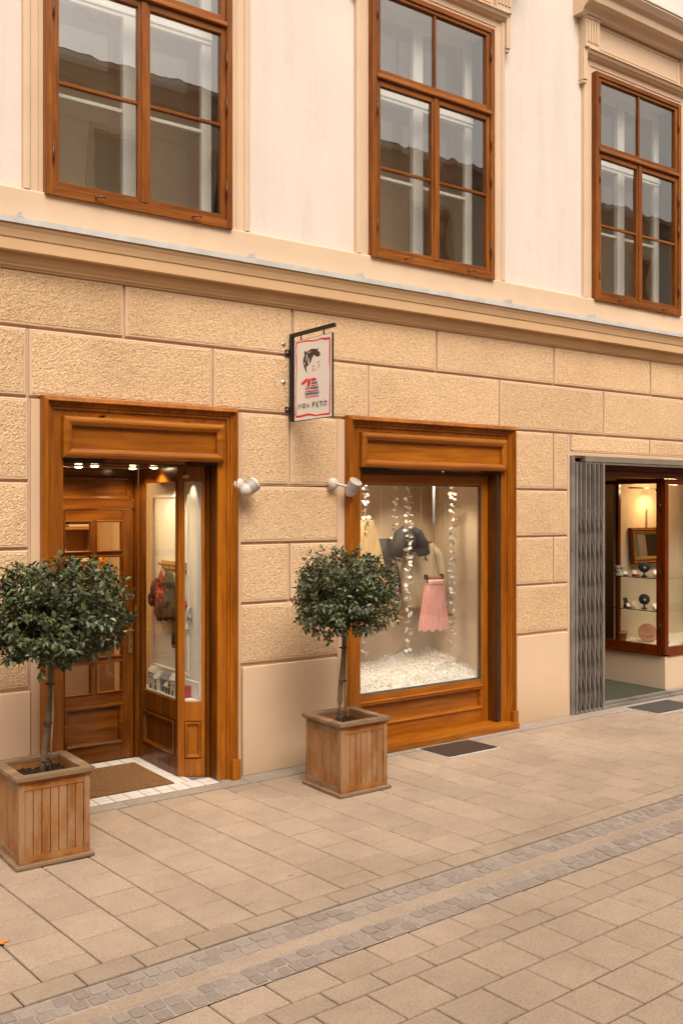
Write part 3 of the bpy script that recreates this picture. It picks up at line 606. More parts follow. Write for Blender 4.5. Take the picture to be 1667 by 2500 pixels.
# feathers heaped on the display floor
ft = MB()
for k in range(9000):
    x = rng.uniform(4.72, 6.36); y = rng.uniform(.16, .92)
    hz = .44+.015+.14*max(0, (y-.12)/.8)+.05*math.sin(x*5.2+1)*max(0, y-.2)
    z = hz+rng.uniform(.0, .022); l = rng.uniform(.010, .026); wd = l*rng.uniform(.25, .45)
    dd = Vector((rng.uniform(-1, 1), rng.uniform(-1, 1), rng.uniform(-.3, .8))).normalized(); sd_ = dd.cross(Vector((rng.uniform(-.5, .5), rng.uniform(-.5, .5), 1))).normalized(); up = sd_.cross(dd)
    p = Vector((x, y, z)); ft.add([p, p+dd*l*.5+sd_*wd+up*l*.12, p+dd*l+up*l*.3, p+dd*l*.5-sd_*wd+up*l*.12, p+dd*l*.5+up*l*.2], [(0, 1, 4), (1, 2, 4), (2, 3, 4), (3, 0, 4)])
nx = 24
ft.add([(4.71+1.65*i/nx, y, .44+.01+.14*max(0, (y-.12)/.8)+.05*math.sin((4.71+1.65*i/nx)*5.2+1)*max(0, y-.2)) for y in (.16, .35, .55, .75, .94) for i in range(nx+1)], [(j*(nx+1)+i, j*(nx+1)+i+1, (j+1)*(nx+1)+i+1, (j+1)*(nx+1)+i) for j in range(4) for i in range(nx)])
o = ft.build('feathers', 'feather'); o['kind'] = 'stuff'; tag(o, 'heap of white feathers covering the floor of the shop display', 'feathers')
# petal garlands
GL = [(5.53, .30, .74, 'densest white petal garland hanging left of the pink skirt'), (6.17, .42, .70, 'white petal garland hanging right of the pink skirt, near the side wall'), (5.72, .72, .9, 'faint white petal garland hanging far back behind the grey panel and jacket'),
      (4.905, .24, .76, 'white petal garland half hidden behind the left edge of the display window'), (5.24, .55, .72, 'white petal garland ending low above the feathers, behind the small tree')]
for gi, (x, y, zb, lab) in enumerate(GL):
    t = thing('petal_garland', lab, 'garland', (x, y, zb), 'white petal garlands in the display')
    MB().tube([(x, y, zb), (x+.01, y, 2.42)], .0016, 5).build('string', 'string', t); z = zb
    while z < 2.40:
        pm = MB()
        for q in range(rng.randint(3, 5)):
            an = rng.uniform(0, 6.28); el = rng.uniform(-.5, .7); dd = Vector((math.cos(an), math.sin(an)*.7, el)).normalized(); sd_ = dd.cross(Vector((rng.uniform(-1, 1), rng.uniform(-1, 1), rng.uniform(-1, 1)))).normalized(); l = rng.uniform(.030, .052)
            p = Vector((x+(z-zb)/1.7*.01, y, z+rng.uniform(-.012, .012))); pm.add([p, p+dd*l*.55+sd_*l*.42, p+dd*l*1.02+sd_*l*.2, p+dd*l-sd_*l*.2, p+dd*l*.5-sd_*l*.42], [(0, 1, 2, 3, 4)])
        pm.build('blossom', 'petal', t); z += rng.uniform(.050, .072)
def skirt_mesh(cx, cy, zt, zb, rt, rb, depth=.45, pleats=16, amp=.012, n=96, tilt=0):
    m = MB(); L_ = 10
    for j in range(L_+1):
        f = j/L_; r = rt+(rb-rt)*f**.85; z = zt+(zb-zt)*f
        for k in range(n):
            a = 2*math.pi*k/n; rr = r+amp*(.3+f)*math.cos(pleats*a+1.7*math.sin(3*a)); m.v.append((cx+rr*math.cos(a), cy+rr*math.sin(a)*depth, z+.01*f*math.sin(pleats*a*.5)))
    for j in range(L_):
        for k in range(n): m.f.append((j*n+k, j*n+(k+1) % n, (j+1)*n+(k+1) % n, (j+1)*n+k)); m.m.append(0)
    return m
t = thing('pink_skirt', 'pink tulle skirt clipped to a wooden hanger in the display window', 'skirt', (5.97, .45, .86))
skirt_mesh(5.97, .45, 1.325, .885, .094, .178, pleats=23, amp=.006).build('tulle', 'tulle_pink_sheer', t, smooth=True)
MB().lathe([(.104, -.02), (.108, .0), (.108, .022), (.100, .024)], (0, 0, 0), (0, 0, 1), 32).build('waistband', 'pink_band', t, smooth=True).location = (0, 0, .465)
o = [c_ for c_ in t.children if c_.name.startswith('waistband')][0]; o.scale = (1, .5, 1)
for v in o.data.vertices: v.co += rootloc(t)   # (built about the origin: undo the base offset)
hg = thing('clip_hanger', 'wooden clip hanger holding the pink skirt on a blue ribbon', 'hanger', (5.965, .45, 1.30))
B(5.875, 6.06, .442, .458, 1.352, 1.375).build('bar', 'oak', hg, bevel=.003)
for xx in (5.872, 6.062): B(xx-.008, xx+.008, .425, .472, 1.322, 1.395).build('clip', 'iron', hg, bevel=.002)
MB().tube([(5.967, .45, 1.375), (5.967, .45, 1.42), (5.975, .45, 1.44), (5.968, .45, 1.46), (5.965, .45, 1.9)], .003, 6).build('hook', 'pewter', hg)
B(5.952, 5.978, .448, .452, 1.86, 2.42).build('ribbon', 'blue_ribbon', hg)
t = thing('yellow_gown', 'pale yellow tulle gown hanging at the left of the display', 'dress', (5.16, .62, .95))
skirt_mesh(5.16, .62, 1.90, .98, .22, .46, .35, 22, .012, 120).build('tulle', 'tulle_yellow_sheer', t, smooth=True)
MB().tube([(5.16, .62, 1.90), (5.16, .62, 2.42)], .004, 6).build('cord', 'red_cloth', t)
t = thing('navy_jacket', 'black feathered bolero hanging behind the petal garland', 'jacket', (5.79, .62, 1.5))
jk = MB()
for sx in (-1, 1): jk.tube([(5.79+sx*.03, .62, 1.80), (5.79+sx*.09, .60, 1.76), (5.79+sx*.14, .58, 1.66), (5.79+sx*.165, .58, 1.57)], [.05, .065, .07, .062], 10)
jk.tube([(5.79, .63, 1.82), (5.79, .63, 1.7), (5.79, .63, 1.6)], [.05, .10, .09], 12); jk.build('bolero', 'navy', t, smooth=True)
fz = MB()
for k in range(420):
    sx = rng.choice((-1, 1)); f = rng.random(); p = Vector((5.79+sx*(.03+.14*f), .60, 1.80-.24*f**1.3)); a = rng.uniform(0, 6.28); dd = Vector((math.cos(a)*.7, -abs(math.sin(a))*.7, -.7)).normalized(); p += dd*.05; q = p+dd*rng.uniform(.02, .045); sd_ = Vector((.004, 0, .003)); fz.add([p-sd_, p+sd_, q], [(0, 1, 2)])
fz.build('trim', 'navy', t)
t = thing('grey_dress', 'dark grey sleeveless dress with pink hem behind the petal garland', 'dress', (5.62, .80, 1.2)); 
skirt_mesh(5.62, .80, 1.72, 1.26, .12, .24, .3, 9, .014, 72).build('cloth', 'grey_cloth', t, smooth=True); skirt_mesh(5.62, .80, 1.262, 1.19, .236, .25, .3, 9, .014, 72).build('hem', 'pink_band', t, smooth=True); MB().tube([(5.62, .80, 1.72), (5.62, .80, 2.42)], .003, 5).build('cord', 'string', t)
t = thing('cream_blouse', 'sheer cream long sleeved blouse hanging behind the pink skirt', 'blouse', (6.08, .74, 1.1))
skirt_mesh(6.06, .74, 1.66, 1.08, .14, .26, .3, 8, .012, 72).build('bodice', 'cream_sheer', t, smooth=True)
for sx in (-1, 1): MB().tube([(6.06+sx*.11, .73, 1.66), (6.06+sx*.2, .71, 1.55), (6.06+sx*.235, .70, 1.3), (6.06+sx*.24, .68, 1.03)], [.03, .045, .04, .022], 10).build('sleeve', 'cream_sheer', t, smooth=True)
MB().tube([(6.06, .74, 1.66), (6.06, .74, 2.42)], .002, 5).build('cord', 'string', t)
MB().tube([(5.93, .73, 1.675), (6.06, .735, 1.70), (6.19, .73, 1.675)], .009, 8).build('hanger', 'oak', t, smooth=True)
for sx in (-1, 1):
    o = thing('ballet_shoe', ('small brown ribbon shoe hanging on the %s of the pink skirt' % ('left' if sx < 0 else 'right')), 'shoe', (6.0+sx*.30, .62, .98), 'ribbon shoes beside the pink skirt')
    x = 6.0+sx*.30; MB().tube([(x-.05, .62, 1.02), (x-.02, .62, 1.005), (x+.02, .62, .985), (x+.05, .62, .985)], [.014, .02, .018, .012], 10).build('shoe', 'oak', o, smooth=True)
    bw = MB()
    for k in (-1, 1): bw.tube([(x-.04, .61, 1.04), (x-.04+k*.022, .61, 1.065), (x-.04+k*.024, .61, 1.04), (x-.04, .61, 1.04)], .005, 6); bw.tube([(x-.04, .61, 1.04), (x-.04+k*.012, .61, 1.00)], .004, 6)
    bw.build('bow', 'dark_red', o, smooth=True); MB().tube([(x-.04, .62, 1.03), (x-.03, .63, 2.42)], .0012, 5).build('thread', 'string', o)
# shelving with folded cloth seen through door and window
def shelf_unit(x0, x1, y, label, zs, seed):
    rr = random.Random(seed); t = thing('shelf_unit', label, 'shelves', ((x0+x1)/2, y, .02), 'shelving inside the clothes shop')
    m = MB(); m.box(x0, x0+.03, y, y+.32, .02, 2.35); m.box(x1-.03, x1, y, y+.32, .02, 2.35); m.box(x0+.03, x1-.03, y+.30, y+.319, .02, 2.35)
    xm = (x0+x1)/2; m.box(xm-.012, xm+.012, y+.002, y+.3, .02, 2.35)
    for z in zs: m.box(x0+.03, xm-.012, y+.004, y+.3, z-.025, z); m.box(xm+.012, x1-.03, y+.004, y+.3, z-.025, z)
    m.build('carcass', 'oak', t, bevel=.002); cs = ['cream_cloth', 'pink_band', 'box_white', 'red_cloth', 'grey_cloth', 'toy_blue', 'green_cloth', 'tulle_yellow', 'navy', 'porcelain']
    for z in zs[:-1]:
        for a, b in ((x0+.04, xm-.02), (xm+.02, x1-.04)):
            n = max(1, int((b-a)/.26)); wd = (b-a)/n
            for q in range(n):
                zz = z+.001; st_ = MB(); k = rr.randint(3, 6); cc = rr.sample(range(len(cs)), 3)
                for j in range(k):
                    h = rr.uniform(.025, .05); st_.box(a+q*wd+.012, a+(q+1)*wd-.012-rr.uniform(0, .02), y+.02+rr.uniform(0, .015), y+.27, zz, zz+h-.002, j % 3); zz += h
                st_.build('folded_clothes', [cs[i] for i in cc], t, bevel=.008)
shelf_unit(2.55, 3.75, 2.95, 'oak shelves of folded clothes seen through the glazed door', [.3, .68, 1.06, 1.44, 1.82, 2.2], 3)
shelf_unit(5.05, 6.4, 3.05, 'oak shelves of folded clothes seen past the yellow gown', [.35, .8, 1.2, 1.6, 1.98, 2.3], 8)
t = thing('counter', 'wooden shop counter behind the lowest door panes', 'counter', (2.95, 1.9, .02)); B(2.35, 3.35, 1.62, 2.2, .02, .86).build('body', 'oak', t, bevel=.005); B(2.32, 3.38, 1.58, 2.24, .861, .90).build('top', 'varnish_x', t, bevel=.004)
t = thing('flower_vase', 'orange roses in a dark vase on the counter behind the door', 'flowers', (3.19, 1.72, .901)); MB().lathe([(.0, 0), (.05, 0), (.06, .1), (.04, .22), (.05, .28)], (3.19, 1.72, .902)).build('vase', 'teal', t, smooth=True)
ro = MB(); lf = MB()
for k in range(16):
    p = Vector((3.19+rng.uniform(-.15, .13), 1.70+rng.uniform(-.1, .08), 1.30+rng.uniform(-.02, .33))); 
    ro.lathe([(.0, -.03), (.022, -.022), (.036, 0), (.03, .02), (.018, .026), (.02, .012), (.0, .015)], p, (rng.uniform(-.4, .4), -.7, .6), 9); lf.tube([(3.19, 1.72, 1.12), p], .004, 5)
ro.build('blossom', 'rose_orange', t, smooth=True); lf.build('stems', 'green_cloth', t)
# things inside the glazed side case of the entrance
t = thing('coat_rack', 'short pine peg rack on the white panel inside the entrance case', 'coat rack', (3.411, .60, 1.55)); B(3.392, 3.411, .38, .80, 1.525, 1.59).build('board', 'pine', t, bevel=.003)
for k in range(4): yy = .76-k*.105; MB().tube([(3.392, yy, 1.56), (3.365, yy-.004, 1.562), (3.345, yy-.01, 1.575)], [.010, .009, .012], 8).build('peg', 'pine', t, smooth=True)
def cloth_blob(name, label, cat, y, z, parts, group=None):
    t = thing(name, label, cat, (3.37, y, z), group)
    for nm, mat, pts, rad, fl in parts:
        m = MB().tube(pts, rad, 14); c_ = 3.372
        m.v = [(c_+(v[0]-c_)*fl+.006*math.sin(v[1]*70+v[2]*31), v[1]+.006*math.sin(v[2]*60+v[0]*90), v[2]) for v in m.v]; m.build(nm, mat, t, smooth=True)
    return t
cloth_blob('pixie_hat', 'pointed dark red felt hat hanging on the first peg', 'hat', .74, 1.3, [('hat', 'red_cloth', [(3.37, .765, 1.53), (3.37, .76, 1.47), (3.37, .765, 1.40), (3.37, .78, 1.34)], [.006, .03, .065, .085], .4), ('brim', 'dark_red', [(3.37, .785, 1.345), (3.37, .785, 1.30)], [.092, .09], .45)])
t = cloth_blob('plaid_jacket', 'red and dark green layered jacket hanging in the entrance case', 'jacket', .68, 1.15, [('body', 'green_cloth', [(3.365, .60, 1.50), (3.365, .62, 1.40), (3.365, .63, 1.25), (3.365, .62, 1.14)], [.05, .10, .13, .15], .25), ('lining', 'red_cloth', [(3.36, .76, 1.38), (3.36, .78, 1.28), (3.36, .77, 1.17)], [.05, .09, .08], .3)])
FC = ['red_cloth', 'green_cloth', 'dark_red', 'orange_cloth', 'navy']
for k in range(26):
    y = rng.uniform(.49, .87); z = rng.uniform(1.30, 1.45); l = rng.uniform(.12, .24); r_ = rng.uniform(.012, .026); x = 3.345+rng.uniform(-.012, .014)
    MB().tube([(x, y, z), (x-.006, y+rng.uniform(-.02, .02), z-l*.35), (x-.008, y+rng.uniform(-.03, .03), z-l*.75), (x, y+rng.uniform(-.03, .03), max(1.13, z-l))], [r_*.5, r_, r_*1.25, r_*.8], 8).build('fold', rng.choice(FC), t, smooth=True)
cloth_blob('scarf', 'dark striped stocking scarf dangling below the red and green jacket', 'scarf', .52, .95, [('scarf', 'green_cloth', [(3.37, .545, 1.16), (3.37, .535, 1.05), (3.37, .525, .95)], [.03, .028, .024], .5), ('tip', 'red_cloth', [(3.37, .525, .95), (3.37, .522, .925)], [.025, .02], .5)])
cloth_blob('toy_parrot', 'small red and black bird ornament hanging in the narrow case pane', 'ornament', .33, 1.25, [('body', 'orange_cloth', [(3.37, .335, 1.30), (3.37, .32, 1.265), (3.37, .325, 1.235)], [.008, .022, .012], .6), ('wing', 'navy', [(3.36, .352, 1.32), (3.36, .34, 1.285)], [.006, .016], .6)])
for i, (yy, zz, lab) in enumerate(((.315, 1.16, 'small grey bell ornament with a red bow in the narrow case pane'), (.355, 1.09, 'small whitish bell ornament hanging lowest in the narrow case pane'))):
    t = thing('bell_ornament', lab, 'ornament', (3.395, yy, zz), 'bell ornaments in the entrance case'); MB().lathe([(.0, .04), (.008, .036), (.012, .02), (.02, .0), (.018, -.004)], (3.393, yy, zz), (0, 0, 1), 12).build('bell', 'pewter' if i == 0 else 'toy_white', t, smooth=True)
    MB().tube([(3.393, yy, zz+.04), (3.40, yy, zz+.085)], .003, 6).build('bow', 'red_cloth' if i == 0 else 'string', t)
HS = [(.825, .10, .13, 'toy_white', 'tall white toy house with slanting roof at the left of the case'), (.74, .055, .09, 'toy_white', 'narrow white gabled toy house left of the blue one'), (.63, .12, .10, 'toy_blue', 'blue grey toy house with round attic holes in the case'), (.545, .07, .055, 'toy_white', 'low white toy cottage in front of the blue house'), (.50, .04, .10, 'toy_yellow', 'slim ochre toy tower between white toy houses'), (.44, .09, .12, 'toy_white', 'white toy house beside the corner post of the case')]
for y, wd, h, mt, lab in HS:
    x = 3.345 if mt != 'toy_blue' else 3.362; z = .573; t = thing('toy_house', lab, 'toy house', (x, y, z), 'toy houses in the entrance case')
    B(x-.03, x+.03, y-wd/2, y+wd/2, z, z+h).build('wall', mt, t, bevel=.001); rf = MB(); e = .006
    rf.add([(x-.036, y-wd/2-e, z+h+.0005), (x+.036, y-wd/2-e, z+h+.0005), (x+.036, y+wd/2+e, z+h+.0005), (x-.036, y+wd/2+e, z+h+.0005), (x, y-wd/2-e, z+h+.05), (x, y+wd/2+e, z+h+.05)], [(0, 1, 4), (2, 3, 5), (3, 0, 4, 5), (1, 2, 5, 4), (3, 2, 1, 0)]); rf.build('roof', mt, t)
    wn_ = MB(); wn_.box(x-.032, x-.0302, y-.010, y+.010, z+.001, z+.04); wn_.lathe([(.0, .0), (.007, 0), (.007, .002), (.0, .002)], (x-.032, y+wd*.22, z+h*.7), (1, 0, 0), 10); wn_.lathe([(.0, .0), (.007, 0), (.007, .002), (.0, .002)], (x-.032, y-wd*.22, z+h*.7), (1, 0, 0), 10); wn_.build('openings', 'dark_slot', t)
o = B(3.35, 3.40, .30, .345, .573, .66).build('red_box', 'red_cloth', bevel=.003); tag(o, 'small red box standing in the corner of the entrance case', 'box')
# ---------------------------------------------------------------- jewellery shop at the right
jw = thing('jewellery_front', 'red brown wooden shopfront of the jeweller with corner showcase', 'shopfront', (9.0, .4, 0))
hb = MB().box(7.36, 10.34, .09, .16, 2.322, 2.385); hb.box(7.36, 10.34, .10, .16, 2.386, 2.42); hb.box(7.36, 10.34, .085, .16, 2.421, 2.455); hb.build('head_beam', 'redwood_x', jw, bevel=.004)
cx0, cy0 = 8.985, .108
cs = MB(); cs.box(cx0-.012, cx0+.05, cy0, cy0+.062, .42, 2.32); cs.box(cx0-.006, cx0+.04, cy0+.064, cy0+.12, .43, 2.32); cs.box(9.004, 9.046, .745, .79, .50, 2.28)
cs.box(8.982, 9.02, cy0+.12, .945, 2.275, 2.32); cs.box(8.982, 9.02, cy0+.12, .945, .43, .515); cs.box(8.97, 9.02, cy0+.06, .95, .40, .43); cs.box(8.982, 9.02, .946, .985, .40, 2.32); cs.box(cx0+.05, 10.34, cy0+.004, cy0+.05, .40, .50); cs.box(cx0+.05, 10.34, cy0+.004, cy0+.05, 2.26, 2.32); cs.box(9.36, 9.42, cy0+.004, cy0+.05, .50, 2.26)
cs.build('showcase_frame', 'redwood_z', jw, bevel=.004)
for zz in (.72, 1.30, 2.02): MB().tube([(cx0-.013, cy0+.063, zz-.035), (cx0-.013, cy0+.063, zz+.035)], .007, 8).build('hinge', 'iron', jw, smooth=True)
B(8.995, 8.999, cy0+.118, .947, .51, 2.28).build('pane', 'clear_glass', jw); B(cx0+.05, 10.34, cy0+.02, cy0+.024, .498, 2.262).build('pane', 'clear_glass', jw)
bs = MB().box(9.0, 10.34, cy0+.02, .94, .0, .40); bs.build('base', 'cream_wall', jw, bevel=.004)
B(9.022, 10.34, cy0+.052, .79, .435, .505).build('showcase_floor', 'box_white', jw)
bw = MB().box(9.022, 10.36, .792, .83, .402, 2.32); bw.build('showcase_back', 'cream_wall', jw); B(9.022, 10.34, .16, .791, 2.321, 2.34).build('showcase_ceiling', 'cream_wall', jw)
for zz in (1.24, .88):
    sh = MB().box(9.003, 10.3, .17, .785, zz-.008, zz); sh.build('glass_shelf', 'shelf_glass', jw); MB().box(9.0005, 9.003, .17, .945, zz-.008, zz).build('shelf_edge', 'glass_edge', jw)
B(7.36, 10.34, .10, 2.5, 2.47, 2.49).build('ceiling', 'redwood_x', jw)
th = MB().box(7.40, 10.34, -.03, .015, .004, .028); th.box(7.40, 10.34, .03, .10, .004, .045); th.build('threshold', 'gate_steel', jw, bevel=.003)
dr_ = MB(); wframe(dr_, 7.9, 8.93, .03, 2.3, .11, 1.0, 1.05); dr_.build('inner_door', ['redwood_z', 'redwood_x'], jw, bevel=.004); B(8.0, 8.83, 1.02, 1.026, .13, 2.2).build('pane', 'clear_glass', jw)
jr = MB(); a, b, c, d = 7.2, 10.4, .96, 3.0
jr.add([(a, c, .0), (b, c, .0), (b, d, .0), (a, d, .0), (a, c, 2.6), (b, c, 2.6), (b, d, 2.6), (a, d, 2.6)], [(0, 1, 2, 3), (7, 6, 5, 4), (2, 3, 7, 6), (3, 0, 4, 7), (1, 2, 6, 5)]); jr.box(7.30, 7.36, .13, .96, 0, 2.5); jr.box(10.345, 10.4, .13, .96, 0, 2.5)
struct(jr.build('jewellery_room', 'shop_dark'))
o = B(7.42, 8.99, .101, .90, .004, .05).build('entrance_carpet', 'green_mat', bevel=.004); tag(o, 'dark green carpet on the floor of the jewellery shop entrance', 'carpet')
# lamp over the mirror
t = thing('showcase_lamp', 'thin horizontal lamp bar shining on the wall above the mirror', 'lamp', (9.35, .62, 2.30)); MB().tube([(9.0, .60, 2.235), (9.62, .60, 2.235)], .009, 8).build('bar', 'pewter', t, smooth=True); MB().tube([(9.35, .60, 2.235), (9.35, .60, 2.32)], .004, 6).build('stem', 'pewter', t)
hd_ = MB().lathe([(.0, .03), (.022, .028), (.024, -.02), (.0, -.018)], (9.52, .60, 2.212), (0, -.3, -1), 12); hd_.build('head', 'iron', t, smooth=True); MB().lathe([(.0, 0), (.018, .0), (.0, .006)], (9.52, .603, 2.19), (0, .3, -1), 12).build('bulb', 'lamp_glow', t)
spot('mirror_spot', (9.52, .62, 2.17), (9.55, .79, 1.90), 6, R(125), (1, .66, .28), .03, 1.0); point('showcase_light', (9.5, .42, 2.25), 9, (1, .70, .36), .08)
t = thing('mirror', 'gilt framed mirror hanging on a chain on the showcase wall', 'mirror', (9.49, .76, 1.36))
MX = 9.225; MY = lambda z: .735+(z-1.365)*.08
fm = MB().frame(MX, MX+.60, 1.365, 1.78, [(0, .02), (0, -.02), (.015, -.033), (.034, -.030), (.040, -.016)]); fm.v = [(v[0], MY(v[2])+v[1], v[2]) for v in fm.v]; fm.build('frame', 'redwood_z', t)
fm = MB().frame(MX, MX+.60, 1.365, 1.78, [(.039, -.018), (.048, -.028), (.066, -.022), (.078, -.006), (.085, .0)]); fm.v = [(v[0], MY(v[2])+v[1], v[2]) for v in fm.v]; fm.build('gilt_slip', 'gold', t)
mg = MB().add([(MX+.08, MY(1.445)-.004, 1.445), (MX+.52, MY(1.445)-.004, 1.445), (MX+.52, MY(1.70)-.004, 1.70), (MX+.08, MY(1.70)-.004, 1.70)], [(0, 1, 2, 3)]); mg.add([(MX, MY(1.365)+.02, 1.365), (MX+.6, MY(1.365)+.02, 1.365), (MX+.6, MY(1.78)+.02, 1.78), (MX, MY(1.78)+.02, 1.78)], [(3, 2, 1, 0)]); mg.build('mirror_glass', 'mirror_glass_mat', t)
bd = MB()
for k in range(26):
    for zz in (1.388, 1.757): bd.lathe([(.0, .006), (.005, .003), (.006, -.003)], (MX+.02+k*.0224, MY(zz)-.031, zz), (0, -1, 0), 6)
for k in range(18): bd.lathe([(.0, .006), (.005, .003), (.006, -.003)], (MX+.022, MY(1.39+k*.021)-.031, 1.39+k*.021), (0, -1, 0), 6)
bd.build('beading', 'gold', t); ch = MB()
for k in range(12): zz = 1.79+k*.018; ch.lathe([(.005, -.009), (.008, 0), (.005, .009)], (MX+.33+.004*(k % 2), .775, zz), (0, 0, 1), 6)
ch.build('chain', 'pewter', t)
def bust(x, y, z, label):
    t = thing('necklace_bust', label, 'display bust', (x, y, z), 'black necklace busts on the glass shelves'); MB().lathe([(.0, 0), (.035, 0), (.033, .008), (.012, .014), (.009, .05), (.0, .05)], (x, y, z+.001), (0, 0, 1), 16).build('foot', 'velvet', t, smooth=True)
    m = MB().lathe([(.0, -.018), (.04, -.014), (.062, 0), (.045, .012), (.0, .016)], (x, y, z+.105), (-.75, -.75, .25), 18); m.build('pad', 'velvet', t, smooth=True); MB().lathe([(.0, .004), (.010, .003), (.011, 0)], (x-.010, y-.012, z+.102), (-.75, -.75, .25), 10).build('pendant', 'box_white', t)
bust(9.14, .50, 1.24, 'black necklace bust with pendant on the upper glass shelf'); bust(9.14, .50, .88, 'black necklace bust with pendant on the lower glass shelf')
def jbox(x, y, z, wd, h, mat, inner, label, cat='jewel box', lid=True):
    t = thing('jewel_box', label, cat, (x, y, z), 'jewel boxes and cards on the glass shelves'); B(x-wd/2, x+wd/2, y-wd/2, y+wd/2, z+.001, z+h*.35).build('base', mat, t, bevel=.002); B(x-wd/2+.006, x+wd/2-.006, y-wd/2+.006, y+wd/2-.006, z+h*.35+.0005, z+h*.35+.005).build('cushion', inner, t)
    if lid: m = MB().obox((x+wd*.25, y+wd*.45, z+h*.68), ((1, -.6, 0), (.3, .5, 1), (.6, 1, -.4)), (wd/2, h*.38, .004)); m.build('lid', mat, t, bevel=.001); MB().obox((x+wd*.22, y+wd*.40, z+h*.68), ((1, -.6, 0), (.3, .5, 1), (.6, 1, -.4)), (wd/2-.006, h*.38-.006, .002)).build('lid_lining', inner, t)
for a in ((9.03, .66, 1.24, .045, .05, 'pewter', 'box_white', 'small square cream box next to the two handled vase'), (9.055, .55, 1.24, .06, .075, 'vase_red', 'box_white', 'open brown ring box left of the upper bust'), (9.26, .42, 1.24, .06, .07, 'box_white', 'porcelain', 'white earring stand right of the upper bust'),
          (9.03, .62, .88, .05, .06, 'box_red', 'porcelain', 'red ring box with white lining on the lower shelf'), (9.06, .68, .88, .05, .11, 'navy', 'velvet', 'tall black card box behind the red ring box'), (9.07, .57, .88, .05, .08, 'box_white', 'cream_cloth', 'cream box left of the lower bust'), (9.2, .40, .88, .05, .06, 'box_white', 'porcelain', 'white earring card right of the lower bust'), (9.13, .33, .88, .03, .03, 'gold', 'box_red', 'tiny gold box at the front of the lower shelf'),
          (9.25, .30, .505, .055, .06, 'teal', 'velvet', 'dark green cube box on the showcase floor by the post'), (9.02+.05, .60, .505, .055, .045, 'box_white', 'cream_cloth', 'small cream box between the flowerpot and the clay plate')): jbox(*a)
t = thing('handled_vase', 'white vase with dark red ovals on the upper shelf', 'vase', (9.03, .76, 1.24)); MB().lathe([(.0, 0), (.04, 0), (.04, .02), (.03, .035), (.045, .07), (.055, .11), (.06, .118), (.05, .116), (.04, .08)], (9.035, .76, 1.241), (0, 0, 1), 20).build('body', 'porcelain', t, smooth=True)
for k in range(3): a_ = 3.4+k*.8; MB().lathe([(.0, .004), (.012, .002), (.013, -.002)], (9.035+.046*math.cos(a_), .76+.046*math.sin(a_), 1.325), (math.cos(a_), math.sin(a_), -.3), 10).build('oval', 'vase_red', t)
t = thing('clay_pot', 'terracotta flowerpot standing on the showcase floor', 'flowerpot', (9.05, .74, .505)); MB().lathe([(.0, 0), (.038, 0), (.05, .075), (.056, .075), (.058, .10), (.05, .10), (.046, .06)], (9.07, .74, .506), (0, 0, 1), 20).build('pot', 'terracotta', t, smooth=True)
t = thing('clay_plate', 'round terracotta plate propped on the showcase floor', 'plate', (9.25, .55, .505)); MB().lathe([(.0, .0), (.05, .002), (.06, .012), (.105, .02), (.11, .026), (.10, .028), (.055, .02), (.0, .012)], (9.19, .50, .60), (-.55, -.75, .35), 28).build('plate', 'terracotta', t, smooth=True)
nk = MB()
for k in range(9): u = k/8*2-1; nk.lathe([(.0, .005), (.006, 0)], (9.19+.045*u-.030, .50-.055*u*.75-.025, .585-.02*(1-u*u)), (-.55, -.75, .35), 6)
nk.build('beads', 'navy', t)
t = thing('desk_lamp', 'small lit spotlight in the dark jewellery room', 'lamp', (9.15, 1.25, 1.0)); MB().lathe([(.0, .07), (.025, .06), (.04, .0), (.036, -.004)], (9.0, 1.2, 1.10), (.6, .5, .6), 14).build('shade', 'iron', t, smooth=True); MB().lathe([(.0, -.012), (.025, -.006), (.0, .0)], (9.0, 1.2, 1.10), (.6, .5, .6), 12).build('bulb', 'lamp_glow', t); MB().tube([(9.04, 1.235, 1.15), (9.1, 1.3, 1.3), (9.1, 1.3, 2.6)], .006, 6).build('arm', 'iron', t)
point('jewellery_lamp', (9.4, 1.9, 2.2), 16, (1, .62, .25), .1)
# folding gate
fg = thing('folding_gate', 'grey steel lattice gate folded against the left jamb of the jewellery shop', 'gate', (7.55, -.03, 0))
gf = MB().box(7.306, 7.368, -.02, .06, .004, 2.515); gf.box(7.312, 7.34, -.028, -.02, .004, 2.515); gf.build('jamb_channel', 'gate_steel', fg, bevel=.002)
tk = MB().box(7.52, 10.36, -.024, .055, 2.462, 2.515); tk.box(7.55, 10.36, -.016, .05, 2.44, 2.461); tk.build('track', 'track_steel', fg, bevel=.002)
xs = [7.378+k*.0665 for k in range(7)]
for k, x in enumerate(xs):
    w_ = .026 if k == 6 else (.024 if k == 0 else .012); yo = -.030 if k % 2 == 0 else -.022
    b_ = MB().box(x-w_/2, x+w_/2, yo-.010, yo+.050, .03, 2.452); b_.build('bar', 'gate_steel', fg, bevel=.002)
    MB().lathe([(.0, 0), (.016, .004), (.016, .02), (.0, .024)], (x, yo+.0, .006), (0, 0, 1), 10).build('roller', 'gate_steel', fg, smooth=True)
for k in range(6):
    la = MB()
    for lev in range(4):
        zc = 2.02-lev*.52
        for dz in (0, .25):
            p, q = (xs[k], -.036, zc-dz), (xs[k+1], -.034, zc-dz-.25)
            la.bar(p, q, .011, .004); la.bar((xs[k], -.010, zc-dz-.25), (xs[k+1], -.008, zc-dz), .011, .004)
    la.build('lattice', 'gate_dark', fg)
